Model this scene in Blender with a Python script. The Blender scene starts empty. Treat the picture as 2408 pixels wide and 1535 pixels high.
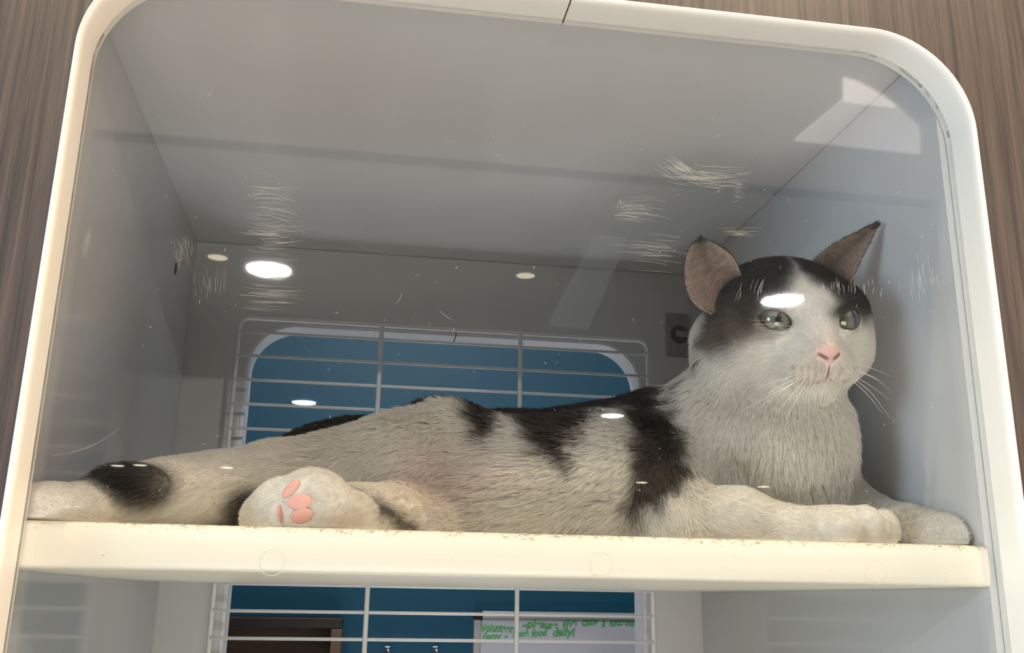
import bpy, bmesh, math, random
import numpy as np
from mathutils import Vector, Matrix, Euler

random.seed(7)
RNG = np.random.default_rng(7)
SC = bpy.context.scene
COL = SC.collection

# ------------------------------------------------------------------ camera
FPX = 2276.5                                   # focal length in pixels of the 2408 x 1535 frame
CAM = np.array([0.1773, -0.5687, -0.0383])
CR = np.array([[0.98713, 0.14910, -0.05830],
               [-0.15932, 0.95059, -0.26634],
               [0.01571, 0.27206, 0.96215]])   # columns: right, forward, up
cam_d = bpy.data.cameras.new('camera')
cam_d.sensor_fit = 'HORIZONTAL'
cam_d.sensor_width = 36.0
cam_d.lens = FPX / 2408 * 36.0
cam_d.clip_start = 0.01
cam = bpy.data.objects.new('camera', cam_d)
COL.objects.link(cam)
cam.matrix_world = Matrix([[CR[i][0], CR[i][2], -CR[i][1], CAM[i]] for i in range(3)] + [[0, 0, 0, 1]])
SC.camera = cam
cam_d.dof.use_dof = False


def at(px, py, y):
    """The point of the place that lies at depth y (metres behind the glass) and was seen at this pixel."""
    d = CR @ np.array([(px - 1204) / FPX, 1.0, -(py - 767.5) / FPX])
    return CAM + d * ((y - CAM[1]) / d[1])


# ------------------------------------------------------------------ world, light, exposure
world = bpy.data.worlds.new('world')
SC.world = world
world.use_nodes = True
world.node_tree.nodes['Background'].inputs['Color'].default_value = (0.93, 0.97, 1.0, 1)
world.node_tree.nodes['Background'].inputs['Strength'].default_value = 0.45
SC.view_settings.view_transform = 'Standard'
SC.view_settings.look = 'None'
SC.view_settings.gamma = 1.0
SC.view_settings.exposure = 0.0
SC.view_settings.use_curve_mapping = False
SC.cycles.max_bounces = 5
SC.cycles.diffuse_bounces = 3
SC.cycles.glossy_bounces = 3
SC.cycles.transmission_bounces = 2
SC.cycles.transparent_max_bounces = 10
SC.cycles.use_adaptive_sampling = True
SC.cycles.use_light_tree = False
SC.cycles_curves.subdivisions = 1
SC.cycles.adaptive_threshold = 0.04
SC.cycles.adaptive_min_samples = 16
SC.cycles.caustics_reflective = False
SC.cycles.caustics_refractive = False
SC.cycles.sample_clamp_indirect = 6.0


def area(name, loc, target, size, power, col, size_y=None):
    l = bpy.data.lights.new(name, 'AREA')
    l.energy = power
    l.color = col
    l.size = size
    if size_y:
        l.shape = 'RECTANGLE'
        l.size_y = size_y
    o = bpy.data.objects.new(name, l)
    COL.objects.link(o)
    o.location = loc
    o.rotation_euler = (Vector(target) - Vector(loc)).to_track_quat('-Z', 'Y').to_euler()
    return o


area('daylight_window', (-1.9, -0.90, 0.10), (0.55, 0.02, 0.12), 0.9, 36, (0.66, 0.84, 1.0))
area('warm_lobby_lamp', (1.9, -0.45, 0.35), (0.0, -0.02, 0.1), 0.5, 15, (1.0, 0.66, 0.40))
area('added_lobby_fill', (0.3, -3.2, 0.12), (0.3, -3.2, 1.0), 3.2, 2.5, (1.0, 0.95, 0.88))  # unseen fill added to brighten the lobby ceiling
area('added_soffit_fill', (0.3, -1.1, -0.75), (0.3, -0.9, 1.0), 0.9, 19, (1.0, 0.92, 0.82))  # added from below to lift the soffit and the cabinet ceiling
area('back_room_lamp', (0.3, 0.80, 0.75), (0.4, 1.6, -0.25), 0.5, 4.5, (1.0, 0.97, 0.95))
area('added_trim_fill', (0.28, 1.05, -0.85), (0.28, 0.56, 0.26), 0.4, 3.5, (0.95, 0.97, 1.0))  # unseen upward fill, added to whiten the underside of the rear trim


# ------------------------------------------------------------------ helpers: tags
def tag(o, label=None, cat=None, group=None, kind=None):
    if label:
        o['label'] = label
    if cat:
        o['category'] = cat
    if group:
        o['group'] = group
    if kind:
        o['kind'] = kind
    return o


def empty(name, loc=(0, 0, 0), **kw):
    o = bpy.data.objects.new(name, None)
    COL.objects.link(o)
    o.location = loc
    o.empty_display_size = 0.02
    return tag(o, **kw)


def link(name, me, mat=None, parent=None, smooth=False, **kw):
    o = bpy.data.objects.new(name, me)
    COL.objects.link(o)
    if mat is not None and len(me.materials) == 0:
        me.materials.append(mat)
    if smooth:
        me.polygons.foreach_set('use_smooth', [True] * len(me.polygons))
    if parent is not None:
        o.parent = parent
        o.matrix_parent_inverse = Matrix.Translation(-parent.location)
    return tag(o, **kw)


def mesh_from(verts, faces, name='m'):
    me = bpy.data.meshes.new(name)
    me.from_pydata([tuple(v) for v in verts], [], [tuple(f) for f in faces])
    me.update()
    return me


def bm_mesh(bm, name='m'):
    bmesh.ops.recalc_face_normals(bm, faces=bm.faces)
    me = bpy.data.meshes.new(name)
    bm.to_mesh(me)
    bm.free()
    return me


def box(lo, hi, bevel=0.0, seg=2):
    bm = bmesh.new()
    bmesh.ops.create_cube(bm, size=1)
    for v in bm.verts:
        v.co = Vector([(lo[i] + hi[i]) / 2 + v.co[i] * (hi[i] - lo[i]) for i in range(3)])
    if bevel:
        bmesh.ops.bevel(bm, geom=list(bm.edges), offset=bevel, segments=seg, affect='EDGES', profile=0.5)
    return bm_mesh(bm)


def tube(pts, r, n=8, closed=False, caps=True):
    """A round bar along a polyline."""
    pts = [Vector(p) for p in pts]
    m = len(pts)
    V, F = [], []
    up = None
    for i, p in enumerate(pts):
        a = pts[i - 1] if (i > 0 or closed) else p
        b = pts[(i + 1) % m] if (i < m - 1 or closed) else p
        t = (b - a).normalized()
        if up is None:
            up = t.orthogonal().normalized()
        up = (up - t * up.dot(t)).normalized()
        s = t.cross(up)
        rr = r[i] if isinstance(r, (list, tuple)) else r
        for k in range(n):
            an = 2 * math.pi * k / n
            V.append(p + (up * math.cos(an) + s * math.sin(an)) * rr)
    for i in range(m if closed else m - 1):
        j = (i + 1) % m
        for k in range(n):
            l = (k + 1) % n
            F.append((i * n + k, i * n + l, j * n + l, j * n + k))
    if caps and not closed:
        F.append(tuple(range(n))[::-1])
        F.append(tuple((m - 1) * n + k for k in range(n)))
    return mesh_from(V, F)


def disc(c, r, h, axis='z', n=32, bevel=0.0):
    bm = bmesh.new()
    bmesh.ops.create_cone(bm, segments=n, radius1=r, radius2=r, depth=h, cap_ends=True)
    if bevel:
        bmesh.ops.bevel(bm, geom=[e for e in bm.edges if len(e.link_faces) == 2 and any(len(f.verts) > 4 for f in e.link_faces)],
                        offset=bevel, segments=2, affect='EDGES')
    if axis == 'y':
        bmesh.ops.rotate(bm, verts=bm.verts, matrix=Matrix.Rotation(math.pi / 2, 3, 'X'))
    if axis == 'x':
        bmesh.ops.rotate(bm, verts=bm.verts, matrix=Matrix.Rotation(math.pi / 2, 3, 'Y'))
    bmesh.ops.translate(bm, verts=bm.verts, vec=c)
    return bm_mesh(bm)


def rrect(x0, x1, z0, z1, r, n=14):
    """Rounded rectangle outline, counter-clockwise from the lower left corner."""
    P = []
    for (cx, cz, a0) in ((x0 + r, z0 + r, math.pi), (x1 - r, z0 + r, 1.5 * math.pi), (x1 - r, z1 - r, 0), (x0 + r, z1 - r, 0.5 * math.pi)):
        for k in range(n + 1):
            a = a0 + 0.5 * math.pi * k / n
            P.append((cx + r * math.cos(a), cz + r * math.sin(a)))
    return P


def plate_with_hole(outer, hole, y0, y1):
    """A slab between y0 and y1 with one rounded opening; both outlines are (x, z) lists, convex, same winding."""
    x0, x1, z0, z1 = outer
    cx = sum(p[0] for p in hole) / len(hole)
    cz = sum(p[1] for p in hole) / len(hole)
    O = []
    for (x, z) in hole:
        dx, dz = x - cx, z - cz
        t = min(((x1 - cx) / dx if dx > 0 else (x0 - cx) / dx) if abs(dx) > 1e-9 else 1e9,
                ((z1 - cz) / dz if dz > 0 else (z0 - cz) / dz) if abs(dz) > 1e-9 else 1e9)
        O.append((cx + dx * t, cz + dz * t))
    for c in ((x0, z0), (x1, z0), (x1, z1), (x0, z1)):          # snap the nearest ray onto each corner
        i = min(range(len(O)), key=lambda k: abs(math.atan2(c[1] - cz, c[0] - cx) - math.atan2(O[k][1] - cz, O[k][0] - cx)))
        O[i] = c
    n = len(hole)
    V = [(x, y0, z) for x, z in hole] + [(x, y0, z) for x, z in O] + [(x, y1, z) for x, z in hole] + [(x, y1, z) for x, z in O]
    F = []
    for i in range(n):
        j = (i + 1) % n
        F += [(i, j, n + j, n + i), (2 * n + j, 2 * n + i, 3 * n + i, 3 * n + j), (j, i, 2 * n + i, 2 * n + j), (n + i, n + j, 3 * n + j, 3 * n + i)]
    bm = bmesh.new()
    me = mesh_from(V, F)
    bm.from_mesh(me)
    bpy.data.meshes.remove(me)
    return bm_mesh(bm)


# ------------------------------------------------------------------ helpers: materials
def nodes_of(m):
    return m.node_tree.nodes, m.node_tree.links


def mat(name, col, rough=0.5, metal=0.0, spec=0.5, emit=None, estr=0.0, coat=0.0, noise=None):
    """Principled material; noise = (scale, amount, bump) adds a fine procedural mottling."""
    m = bpy.data.materials.new(name)
    m.use_nodes = True
    N, L = nodes_of(m)
    b = N['Principled BSDF']
    b.inputs['Base Color'].default_value = (*col, 1)
    b.inputs['Roughness'].default_value = rough
    b.inputs['Metallic'].default_value = metal
    b.inputs['Specular IOR Level'].default_value = spec
    b.inputs['Coat Weight'].default_value = coat
    if emit:
        b.inputs['Emission Color'].default_value = (*emit, 1)
        b.inputs['Emission Strength'].default_value = estr
    if noise:
        tc = N.new('ShaderNodeTexCoord')
        nz = N.new('ShaderNodeTexNoise')
        nz.inputs['Scale'].default_value = noise[0]
        nz.inputs['Detail'].default_value = 4
        L.new(tc.outputs['Object'], nz.inputs['Vector'])
        mx = N.new('ShaderNodeMix')
        mx.data_type = 'RGBA'
        mx.inputs[6].default_value = (*[c * (1 - noise[1]) for c in col], 1)
        mx.inputs[7].default_value = (*[min(1, c * (1 + noise[1])) for c in col], 1)
        L.new(nz.outputs['Fac'], mx.inputs[0])
        L.new(mx.outputs[2], b.inputs['Base Color'])
        if noise[2]:
            bp = N.new('ShaderNodeBump')
            bp.inputs['Strength'].default_value = noise[2]
            bp.inputs['Distance'].default_value = 0.001
            L.new(nz.outputs['Fac'], bp.inputs['Height'])
            L.new(bp.outputs['Normal'], b.inputs['Normal'])
    return m


def wood_mat(name, dark, light, stretch, rough=0.45, axis='z', fine=1.0):
    m = bpy.data.materials.new(name)
    m.use_nodes = True
    N, L = nodes_of(m)
    b = N['Principled BSDF']
    tc = N.new('ShaderNodeTexCoord')
    mp = N.new('ShaderNodeMapping')
    mp.inputs['Scale'].default_value = {'z': (stretch, stretch, 6), 'x': (6, stretch, stretch)}[axis]
    L.new(tc.outputs['Object'], mp.inputs['Vector'])
    a = N.new('ShaderNodeTexNoise')
    a.inputs['Scale'].default_value = 1.0 * fine
    a.inputs['Detail'].default_value = 6
    a.inputs['Roughness'].default_value = 0.7
    L.new(mp.outputs['Vector'], a.inputs['Vector'])
    r = N.new('ShaderNodeValToRGB')
    r.color_ramp.elements[0].position = 0.36
    r.color_ramp.elements[1].position = 0.66
    r.color_ramp.elements[0].color = (*dark, 1)
    r.color_ramp.elements[1].color = (*light, 1)
    L.new(a.outputs['Fac'], r.inputs['Fac'])
    L.new(r.outputs['Color'], b.inputs['Base Color'])
    b.inputs['Roughness'].default_value = rough
    bp = N.new('ShaderNodeBump')
    bp.inputs['Strength'].default_value = 0.25
    bp.inputs['Distance'].default_value = 0.0006
    L.new(a.outputs['Fac'], bp.inputs['Height'])
    L.new(bp.outputs['Normal'], b.inputs['Normal'])
    return m


M = {}
M['panel'] = wood_mat('dark_wood_laminate', (0.022, 0.016, 0.014), (0.088, 0.064, 0.054), 300)
M['liner'] = mat('cream_plastic_liner', (0.80, 0.78, 0.72), 0.32, noise=(40, 0.02, 0))
M['inner'] = mat('pale_grey_laminate', (0.60, 0.61, 0.615), 0.09, noise=(9, 0.03, 0))
M['door'] = mat('grey_laminate_door', (0.70, 0.70, 0.69), 0.3, noise=(9, 0.03, 0))
M['white_trim'] = mat('white_trim', (0.83, 0.84, 0.87), 0.35, noise=(30, 0.02, 0))
M['wire'] = mat('white_coated_wire', (0.90, 0.91, 0.92), 0.35, noise=(60, 0.03, 0))
M['steel'] = mat('dull_steel', (0.30, 0.29, 0.27), 0.38, metal=0.85, noise=(80, 0.1, 0.1))
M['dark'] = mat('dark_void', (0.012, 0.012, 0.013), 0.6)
M['blue'] = mat('blue_wall_paint', (0.002, 0.086, 0.155), 0.55, noise=(5, 0.03, 0.05))
M['ceil'] = mat('white_ceiling_paint', (0.82, 0.79, 0.76), 0.7, noise=(6, 0.02, 0.05))
M['soffit'] = mat('pinkish_soffit_paint', (0.80, 0.72, 0.67), 0.6, noise=(6, 0.02, 0.05))
M['floor'] = mat('grey_vinyl_floor', (0.22, 0.215, 0.21), 0.4, noise=(14, 0.12, 0.05))
M['seam'] = mat('brown_seam_filler', (0.16, 0.09, 0.035), 0.7, noise=(90, 0.3, 0))

# shelf plastic with small brown scuffs along its upper front edge
m = M['shelf'] = mat('cream_shelf_plastic', (0.84, 0.79, 0.66), 0.35)
N, L = nodes_of(m)
tc = N.new('ShaderNodeTexCoord')
sep = N.new('ShaderNodeSeparateXYZ')
L.new(tc.outputs['Object'], sep.inputs[0])
band = N.new('ShaderNodeMapRange')
band.inputs[1].default_value = -0.0058
band.inputs[2].default_value = -0.0005
L.new(sep.outputs['Z'], band.inputs[0])
mp = N.new('ShaderNodeMapping')
mp.inputs['Scale'].default_value = (260, 260, 420)
mp.inputs['Rotation'].default_value = (0.0, 0.5, 0.0)
L.new(tc.outputs['Object'], mp.inputs[0])
n1 = N.new('ShaderNodeTexNoise')
n1.inputs['Scale'].default_value = 1.0
n1.inputs['Detail'].default_value = 3
n1.inputs['Distortion'].default_value = 1.2
L.new(mp.outputs[0], n1.inputs['Vector'])
n2 = N.new('ShaderNodeTexNoise')
n2.inputs['Scale'].default_value = 30
L.new(tc.outputs['Object'], n2.inputs['Vector'])
mul = N.new('ShaderNodeMath')
mul.operation = 'MULTIPLY'
L.new(band.outputs[0], mul.inputs[0])
L.new(n2.outputs['Fac'], mul.inputs[1])
add = N.new('ShaderNodeMath')
add.operation = 'MULTIPLY_ADD'
L.new(mul.outputs[0], add.inputs[0])
add.inputs[1].default_value = 0.42
L.new(n1.outputs['Fac'], add.inputs[2])
rp = N.new('ShaderNodeValToRGB')
rp.color_ramp.elements[0].position = 0.70
rp.color_ramp.elements[1].position = 0.80
rp.color_ramp.elements[0].color = (0, 0, 0, 1)
rp.color_ramp.elements[1].color = (0.75, 0.75, 0.75, 1)
L.new(add.outputs[0], rp.inputs[0])
mx = N.new('ShaderNodeMix')
mx.data_type = 'RGBA'
mx.inputs[6].default_value = (0.84, 0.79, 0.66, 1)
mx.inputs[7].default_value = (0.42, 0.31, 0.15, 1)
L.new(rp.outputs[0], mx.inputs[0])
L.new(mx.outputs[2], N['Principled BSDF'].inputs['Base Color'])

# clear pane: transparent body, Schlick reflection, and fine wiping scratches with a shape of their own
m = M['glass'] = bpy.data.materials.new('scratched_clear_acrylic')
m.use_nodes = True
N, L = nodes_of(m)
N.remove(N['Principled BSDF'])
out = N['Material Output']
lw = N.new('ShaderNodeLayerWeight')
lw.inputs['Blend'].default_value = 0.5
pw = N.new('ShaderNodeMath')
pw.operation = 'POWER'
pw.inputs[1].default_value = 5
L.new(lw.outputs['Facing'], pw.inputs[0])
sch = N.new('ShaderNodeMath')
sch.operation = 'MULTIPLY_ADD'
sch.inputs[1].default_value = 0.96
sch.inputs[2].default_value = 0.04
L.new(pw.outputs[0], sch.inputs[0])
tr = N.new('ShaderNodeBsdfTransparent')
tr.inputs['Color'].default_value = (0.985, 0.99, 0.99, 1)
gl = N.new('ShaderNodeBsdfGlossy')
gl.inputs['Roughness'].default_value = 0.015
mixg = N.new('ShaderNodeMixShader')
L.new(sch.outputs[0], mixg.inputs[0])
L.new(tr.outputs[0], mixg.inputs[1])
L.new(gl.outputs[0], mixg.inputs[2])
L.new(mixg.outputs[0], out.inputs['Surface'])
# film of wiping marks on the pane: sideways scratches that smear the lamps up and down
m = M['wipe'] = bpy.data.materials.new('wiping_marks')
m.use_nodes = True
N, L = nodes_of(m)
N.remove(N['Principled BSDF'])
out = N['Material Output']
an = N.new('ShaderNodeBsdfAnisotropic')
an.inputs['Roughness'].default_value = 0.30
an.inputs['Anisotropy'].default_value = 0.93
tx = N.new('ShaderNodeCombineXYZ')
tx.inputs[0].default_value = 1.0
L.new(tx.outputs[0], an.inputs['Tangent'])
tcg = N.new('ShaderNodeTexCoord')
mpg = N.new('ShaderNodeMapping')
mpg.inputs['Scale'].default_value = (26, 1, 700)
L.new(tcg.outputs['Object'], mpg.inputs[0])
ng = N.new('ShaderNodeTexNoise')
ng.inputs['Scale'].default_value = 1.0
ng.inputs['Detail'].default_value = 2
ng.inputs['Distortion'].default_value = 0.6
L.new(mpg.outputs[0], ng.inputs['Vector'])
mm1 = N.new('ShaderNodeMapRange')
mm1.inputs[1].default_value = 0.46
mm1.inputs[2].default_value = 0.70
L.new(ng.outputs['Fac'], mm1.inputs[0])
spz = N.new('ShaderNodeSeparateXYZ')
L.new(tcg.outputs['Object'], spz.inputs[0])
mm3 = N.new('ShaderNodeMapRange')
mm3.inputs[1].default_value = 0.12
mm3.inputs[2].default_value = 0.20
mm3.inputs[3].default_value = 0.0
mm3.inputs[4].default_value = 0.010
L.new(spz.outputs['Z'], mm3.inputs[0])
gxx = N.new('ShaderNodeMath')
gxx.operation = 'SUBTRACT'
L.new(spz.outputs['X'], gxx.inputs[0])
gxx.inputs[1].default_value = 0.118
gab = N.new('ShaderNodeMath')
gab.operation = 'ABSOLUTE'
L.new(gxx.outputs[0], gab.inputs[0])
mm4 = N.new('ShaderNodeMapRange')
mm4.inputs[1].default_value = 0.018
mm4.inputs[2].default_value = 0.050
mm4.inputs[3].default_value = 1.0
mm4.inputs[4].default_value = 0.0
L.new(gab.outputs[0], mm4.inputs[0])
pr1 = N.new('ShaderNodeMath')
pr1.operation = 'MULTIPLY'
L.new(mm1.outputs[0], pr1.inputs[0])
L.new(mm3.outputs[0], pr1.inputs[1])
pr2 = N.new('ShaderNodeMath')
pr2.operation = 'MULTIPLY'
L.new(pr1.outputs[0], pr2.inputs[0])
L.new(mm4.outputs[0], pr2.inputs[1])
trw = N.new('ShaderNodeBsdfTransparent')
mixs = N.new('ShaderNodeMixShader')
L.new(pr2.outputs[0], mixs.inputs[0])
L.new(trw.outputs[0], mixs.inputs[1])
L.new(an.outputs[0], mixs.inputs[2])
L.new(mixs.outputs[0], out.inputs['Surface'])

# ------------------------------------------------------------------ the setting
XL, XR, ZC, YB = -0.022, 0.575, 0.3572, 0.5336      # cabinet walls, ceiling, back
ZF = -0.55                                          # bottom of the lower compartment
EH = 0.0028
hole_lip = rrect(-EH, 0.58 + EH, -0.56, 0.345 + EH, 0.070)
tag(link('wall_front', plate_with_hole((-2.2, 2.8, -1.5, 0.85), hole_lip, -0.0225, -0.004), M['panel']),
    'dark brown wood-grain laminate panel around the cat window', kind='structure')

# liner of the front window: two sections that meet at a seam in the top
win = empty('window_1', (0.29, -0.012, -0.55), label='rounded cream window liner with a clear pane in the wood panel', kind='structure')


def liner_section(side):
    inner = rrect(0.0, 0.58, -0.557, 0.345, 0.068, 18)
    cx = 0.299
    n = len(inner)
    # start the loop at the seam on the top edge
    prof = [(0.0, 0.006), (0.0, -0.018), (0.0003, -0.0215), (0.0012, -0.0238), (0.0024, -0.0245), (0.0034, -0.0240), (0.0040, -0.0226), (0.0040, 0.006)]
    top = [p for p in inner if True]
    pts = []
    for (x, z) in inner:
        pts.append((x, z))
    # walk counter-clockwise, keep the half on this side of the seam
    if side > 0:
        half = [p for p in pts if p[0] >= cx]
        half = [(cx, -0.557)] + half + [(cx + 0.0006, 0.345)]
    else:
        k = next(i for i, p in enumerate(pts) if p[1] > 0 and p[0] < cx and i > n / 2)
        half = [(cx - 0.0006, 0.345)] + pts[k:] + [p for p in pts[:k] if p[0] < cx] + [(cx, -0.557)]
    V, F = [], []
    m_ = len(half)
    for i, (x, z) in enumerate(half):
        a = half[max(i - 1, 0)]
        b = half[min(i + 1, m_ - 1)]
        tx, tz = b[0] - a[0], b[1] - a[1]
        l = math.hypot(tx, tz)
        nx, nz = tz / l, -tx / l                      # outward for a counter-clockwise loop
        if i in (0, m_ - 1):
            nx, nz = (0, 1) if z > 0 else (0, -1)
        for (o, y) in prof:
            V.append((x + nx * o, y, z + nz * o))
    q = len(prof)
    for i in range(m_ - 1):
        for k in range(q):
            l = (k + 1) % q
            F.append((i * q + k, i * q + l, (i + 1) * q + l, (i + 1) * q + k))
    F.append(tuple(range(q)))
    F.append(tuple((m_ - 1) * q + k for k in range(q))[::-1])
    bm = bmesh.new()
    me = mesh_from(V, F)
    bm.from_mesh(me)
    bpy.data.meshes.remove(me)
    return bm_mesh(bm)


for s in (-1, 1):
    o = link('frame_section', liner_section(s), M['liner'], win, smooth=True)
    o.data.set_sharp_from_angle(angle=math.radians(50))
link('seam', box((0.2982, -0.0235, 0.3462), (0.2998, 0.006, 0.3488)), M['seam'], win, label='brown filler in the joint of the liner')
pane_out = rrect(0.0, 0.58, -0.557, 0.345, 0.068, 18)
V = [(x, 0.0, z) for x, z in pane_out] + [(x, 0.003, z) for x, z in pane_out]
n = len(pane_out)
link('pane', mesh_from(V, [tuple(range(n)), tuple(range(2 * n - 1, n - 1, -1))] + [(i, n + i, n + (i + 1) % n, (i + 1) % n) for i in range(n)]), M['glass'], win,
     label='clear scratched pane')

# fine scratches and lint on the outer face of the pane
M['scratch'] = mat('pale_scratch', (0.80, 0.78, 0.70), 0.45, noise=(200, 0.2, 0))
rs = np.random.default_rng(21)
SV, SF = [], []


def scratch(px, py, length, ang, bow, wid):
    c = at(px, py, -0.00025)
    l = length / 3800.0
    ca_, sa_ = math.cos(ang), math.sin(ang)
    k = len(SV)
    for i in range(5):
        t = i / 4 - 0.5
        u_, v_ = t * l, bow * l * (0.25 - t * t)
        w_ = wid * (1 - (2 * t) ** 2 * 0.8)
        x_, z_ = c[0] + u_ * ca_ - v_ * sa_, c[2] + u_ * sa_ + v_ * ca_
        SV.append((x_ + sa_ * w_, -0.00012, z_ - ca_ * w_))
        SV.append((x_ - sa_ * w_, -0.00012, z_ + ca_ * w_))
        SV.append((x_, -0.00030, z_))
    for i in range(4):
        a, b_ = k + 3 * i, k + 3 * i + 3
        SF.extend([(a, a + 2, b_ + 2, b_), (a + 2, a + 1, b_ + 1, b_ + 2), (a + 1, a, b_, b_ + 1)])


for (cx, cy, rx, ry, n_, lo, hi, ang, sp, bow) in ((1665, 415, 75, 26, 55, 30, 110, 0.03, 0.06, -0.25), (1595, 395, 30, 18, 26, 25, 60, -0.5, 0.15, 0.1), (1490, 500, 42, 26, 32, 25, 80, 0.02, 0.1, 0.2),
                                                    (1530, 590, 60, 28, 26, 30, 90, -0.03, 0.06, 0.1), (1738, 440, 12, 40, 26, 10, 26, 0.1, 0.2, 0.0), (1735, 545, 32, 14, 14, 25, 60, 0.05, 0.06, 0.1),
                                                    (640, 470, 42, 40, 26, 30, 100, -0.02, 0.1, 0.3), (640, 560, 48, 40, 40, 30, 100, 0.03, 0.12, -0.3), (640, 690, 45, 36, 34, 30, 90, 0.0, 0.04, 0.0),
                                                    (428, 585, 26, 26, 30, 18, 50, 1.9, 0.15, 0.1), (505, 665, 40, 20, 22, 16, 40, 1.7, 0.12, 0.0), (204, 570, 8, 20, 8, 30, 70, 1.45, 0.05, 0.0),
                                                    (2000, 672, 80, 10, 26, 10, 30, 1.5, 0.12, 0.0), (1780, 680, 40, 14, 9, 20, 50, 1.2, 0.15, 0.2), (2180, 660, 40, 45, 24, 16, 44, 1.55, 0.08, 0.0), (1820, 765, 30, 18, 26, 20, 50, 0.05, 0.06, 0.0)):
    for _ in range(n_):
        scratch(cx + rs.normal(0, 0.55) * rx, cy + rs.normal(0, 0.55) * ry, rs.uniform(lo, hi), ang + rs.normal(0, sp), bow * rs.uniform(0.4, 1.2), rs.uniform(0.000010, 0.000034))
for _ in range(170):
    scratch(rs.uniform(250, 2200), rs.uniform(90, 1180), rs.uniform(2, 9), rs.uniform(0, 3), rs.uniform(-0.6, 0.6), rs.uniform(0.00004, 0.00010))
for px, py, l, a in ((200, 1040, 140, 0.45), (492, 220, 26, 1.0), (1062, 332, 30, 0.1), (1750, 405, 40, 0.2), (938, 700, 34, 1.2), (1050, 740, 40, -0.6), (2110, 452, 24, 0.5)):
    scratch(px, py, l, a, -0.35, 0.00006)
link('wiping_marks', mesh_from([(0.068, -0.0001, 0.12), (0.168, -0.0001, 0.12), (0.168, -0.0001, 0.330), (0.068, -0.0001, 0.330)], [(0, 1, 2, 3)]), M['wipe'], win, label='band of sideways wiping marks')
link('scratches', mesh_from(SV, SF), M['scratch'], win, kind='stuff', label='pale wiping scratches and lint')

# cabinet shell
T = 0.016
tag(link('wall_left', box((XL - T, 0.007, ZF), (XL, YB, ZC)), M['inner']), 'glossy pale grey left wall of the cat cabinet', kind='structure')
tag(link('wall_right', box((XR, 0.007, ZF), (XR + T, YB, ZC)), M['inner']), 'glossy pale grey right wall of the cat cabinet', kind='structure')
tag(link('ceiling', box((XL - T, 0.007, ZC + 0.0006), (XR + T, YB + 0.035, ZC + T)), M['inner']), 'pale grey ceiling panel above the cat', kind='structure')
tag(link('floor_cabinet', box((XL - T, 0.007, ZF - T), (XR + T, YB + 0.035, ZF - 0.0005)), M['inner']), 'pale grey floor panel of the lower cat compartment', kind='structure')
hole_b = rrect(0.0455, 0.5095, -0.50, 0.2645, 0.055)
tag(link('wall_back', plate_with_hole((XL - T, XR + T, ZF, ZC), hole_b, YB + 0.0004, YB + 0.035), M['door']),
    'grey back panel of the cabinet with a rounded opening', kind='structure')

# white liner of the rear opening
win2 = empty('window_2', (0.278, YB, -0.50), label='rounded white-trimmed opening in the back panel behind the wire grille', kind='structure')
inn = rrect(0.0490, 0.5060, -0.4965, 0.2610, 0.052, 16)
outb = rrect(0.0455, 0.5095, -0.50, 0.2645, 0.055, 16)
n = len(inn)
rings = [(inn, YB - 0.001), (inn, YB + 0.036), (outb, YB + 0.036), (outb, YB - 0.001)]
V = [(x, y, z) for ring, y in rings for x, z in ring]
F = [(a * n + i, a * n + (i + 1) % n, ((a + 1) % 4) * n + (i + 1) % n, ((a + 1) % 4) * n + i) for a in range(4) for i in range(n)]
bm = bmesh.new()
me = mesh_from(V, F)
bm.from_mesh(me)
link('trim', bm_mesh(bm), M['white_trim'], win2, smooth=True).data.set_sharp_from_angle(angle=math.radians(40))
link('trim_joint', box((0.2825, YB - 0.0015, 0.2610), (0.2838, YB + 0.035, 0.2650)), M['seam'], win2)

# shelf
shelf = empty('shelf', (0.28, 0.25, -0.0255), label='cream shelf with a rounded front edge that the cat lies on', cat='shelf')
prof = [(0.480, 0.0), (0.0085, 0.0), (0.0062, -0.0006), (0.0050, -0.0022), (0.0044, -0.006), (0.0041, -0.012), (0.0044, -0.019), (0.0050, -0.0235), (0.0062, -0.0249), (0.0085, -0.0255), (0.480, -0.0255)]
V = [(x, y, z) for x in (XL + 0.0005, XR - 0.0005) for y, z in prof]
q = len(prof)
F = [(i, (i + 1) % q, q + (i + 1) % q, q + i) for i in range(q)] + [tuple(range(q))[::-1], tuple(range(q, 2 * q))]
bm = bmesh.new()
me = mesh_from(V, F)
bm.from_mesh(me)
o = link('board', bm_mesh(bm), M['shelf'], shelf, smooth=True)
o.data.set_sharp_from_angle(angle=math.radians(60))
for (px, py) in ((640, 1322), (1412, 1327), (2058, 1345)):
    c = at(px, py, 0.004)
    link('cover_cap', tube([(c[0] + 0.0072 * math.cos(t * math.pi / 16), 0.00412, min(c[2], -0.0172) + 0.0072 * math.sin(t * math.pi / 16)) for t in range(32)], 0.00014, 5, closed=True), M['shelf'], shelf, smooth=True)

# wire grille over the rear opening: each bar a part
gr = empty('wire_grille', (0.274, 0.512, -0.46), label='white-coated wire grille in front of the rear opening', cat='grille')
GY = 0.512
link('rim_wire', tube([(x, GY, z) for x, z in rrect(0.0375, 0.5105, -0.46, 0.2630, 0.011, 6)], 0.0024, 8, closed=True), M['wire'], gr, smooth=True)
hb = tube([(0.0385, GY - 0.0035, 0), (0.5095, GY - 0.0035, 0)], 0.0017, 8)
for k in range(26):
    o = link('cross_wire', hb, M['wire'], gr, smooth=True)
    o.location = Vector((0, 0, 0.2458 - 0.02717 * k))
vb = tube([(0, GY - 0.0075, -0.455), (0, GY - 0.0075, 0.2625)], 0.0026, 8)
for x in (0.1955, 0.3560):
    o = link('upright_wire', vb, M['wire'], gr, smooth=True)
    o.location = Vector((x, 0, 0))

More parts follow.
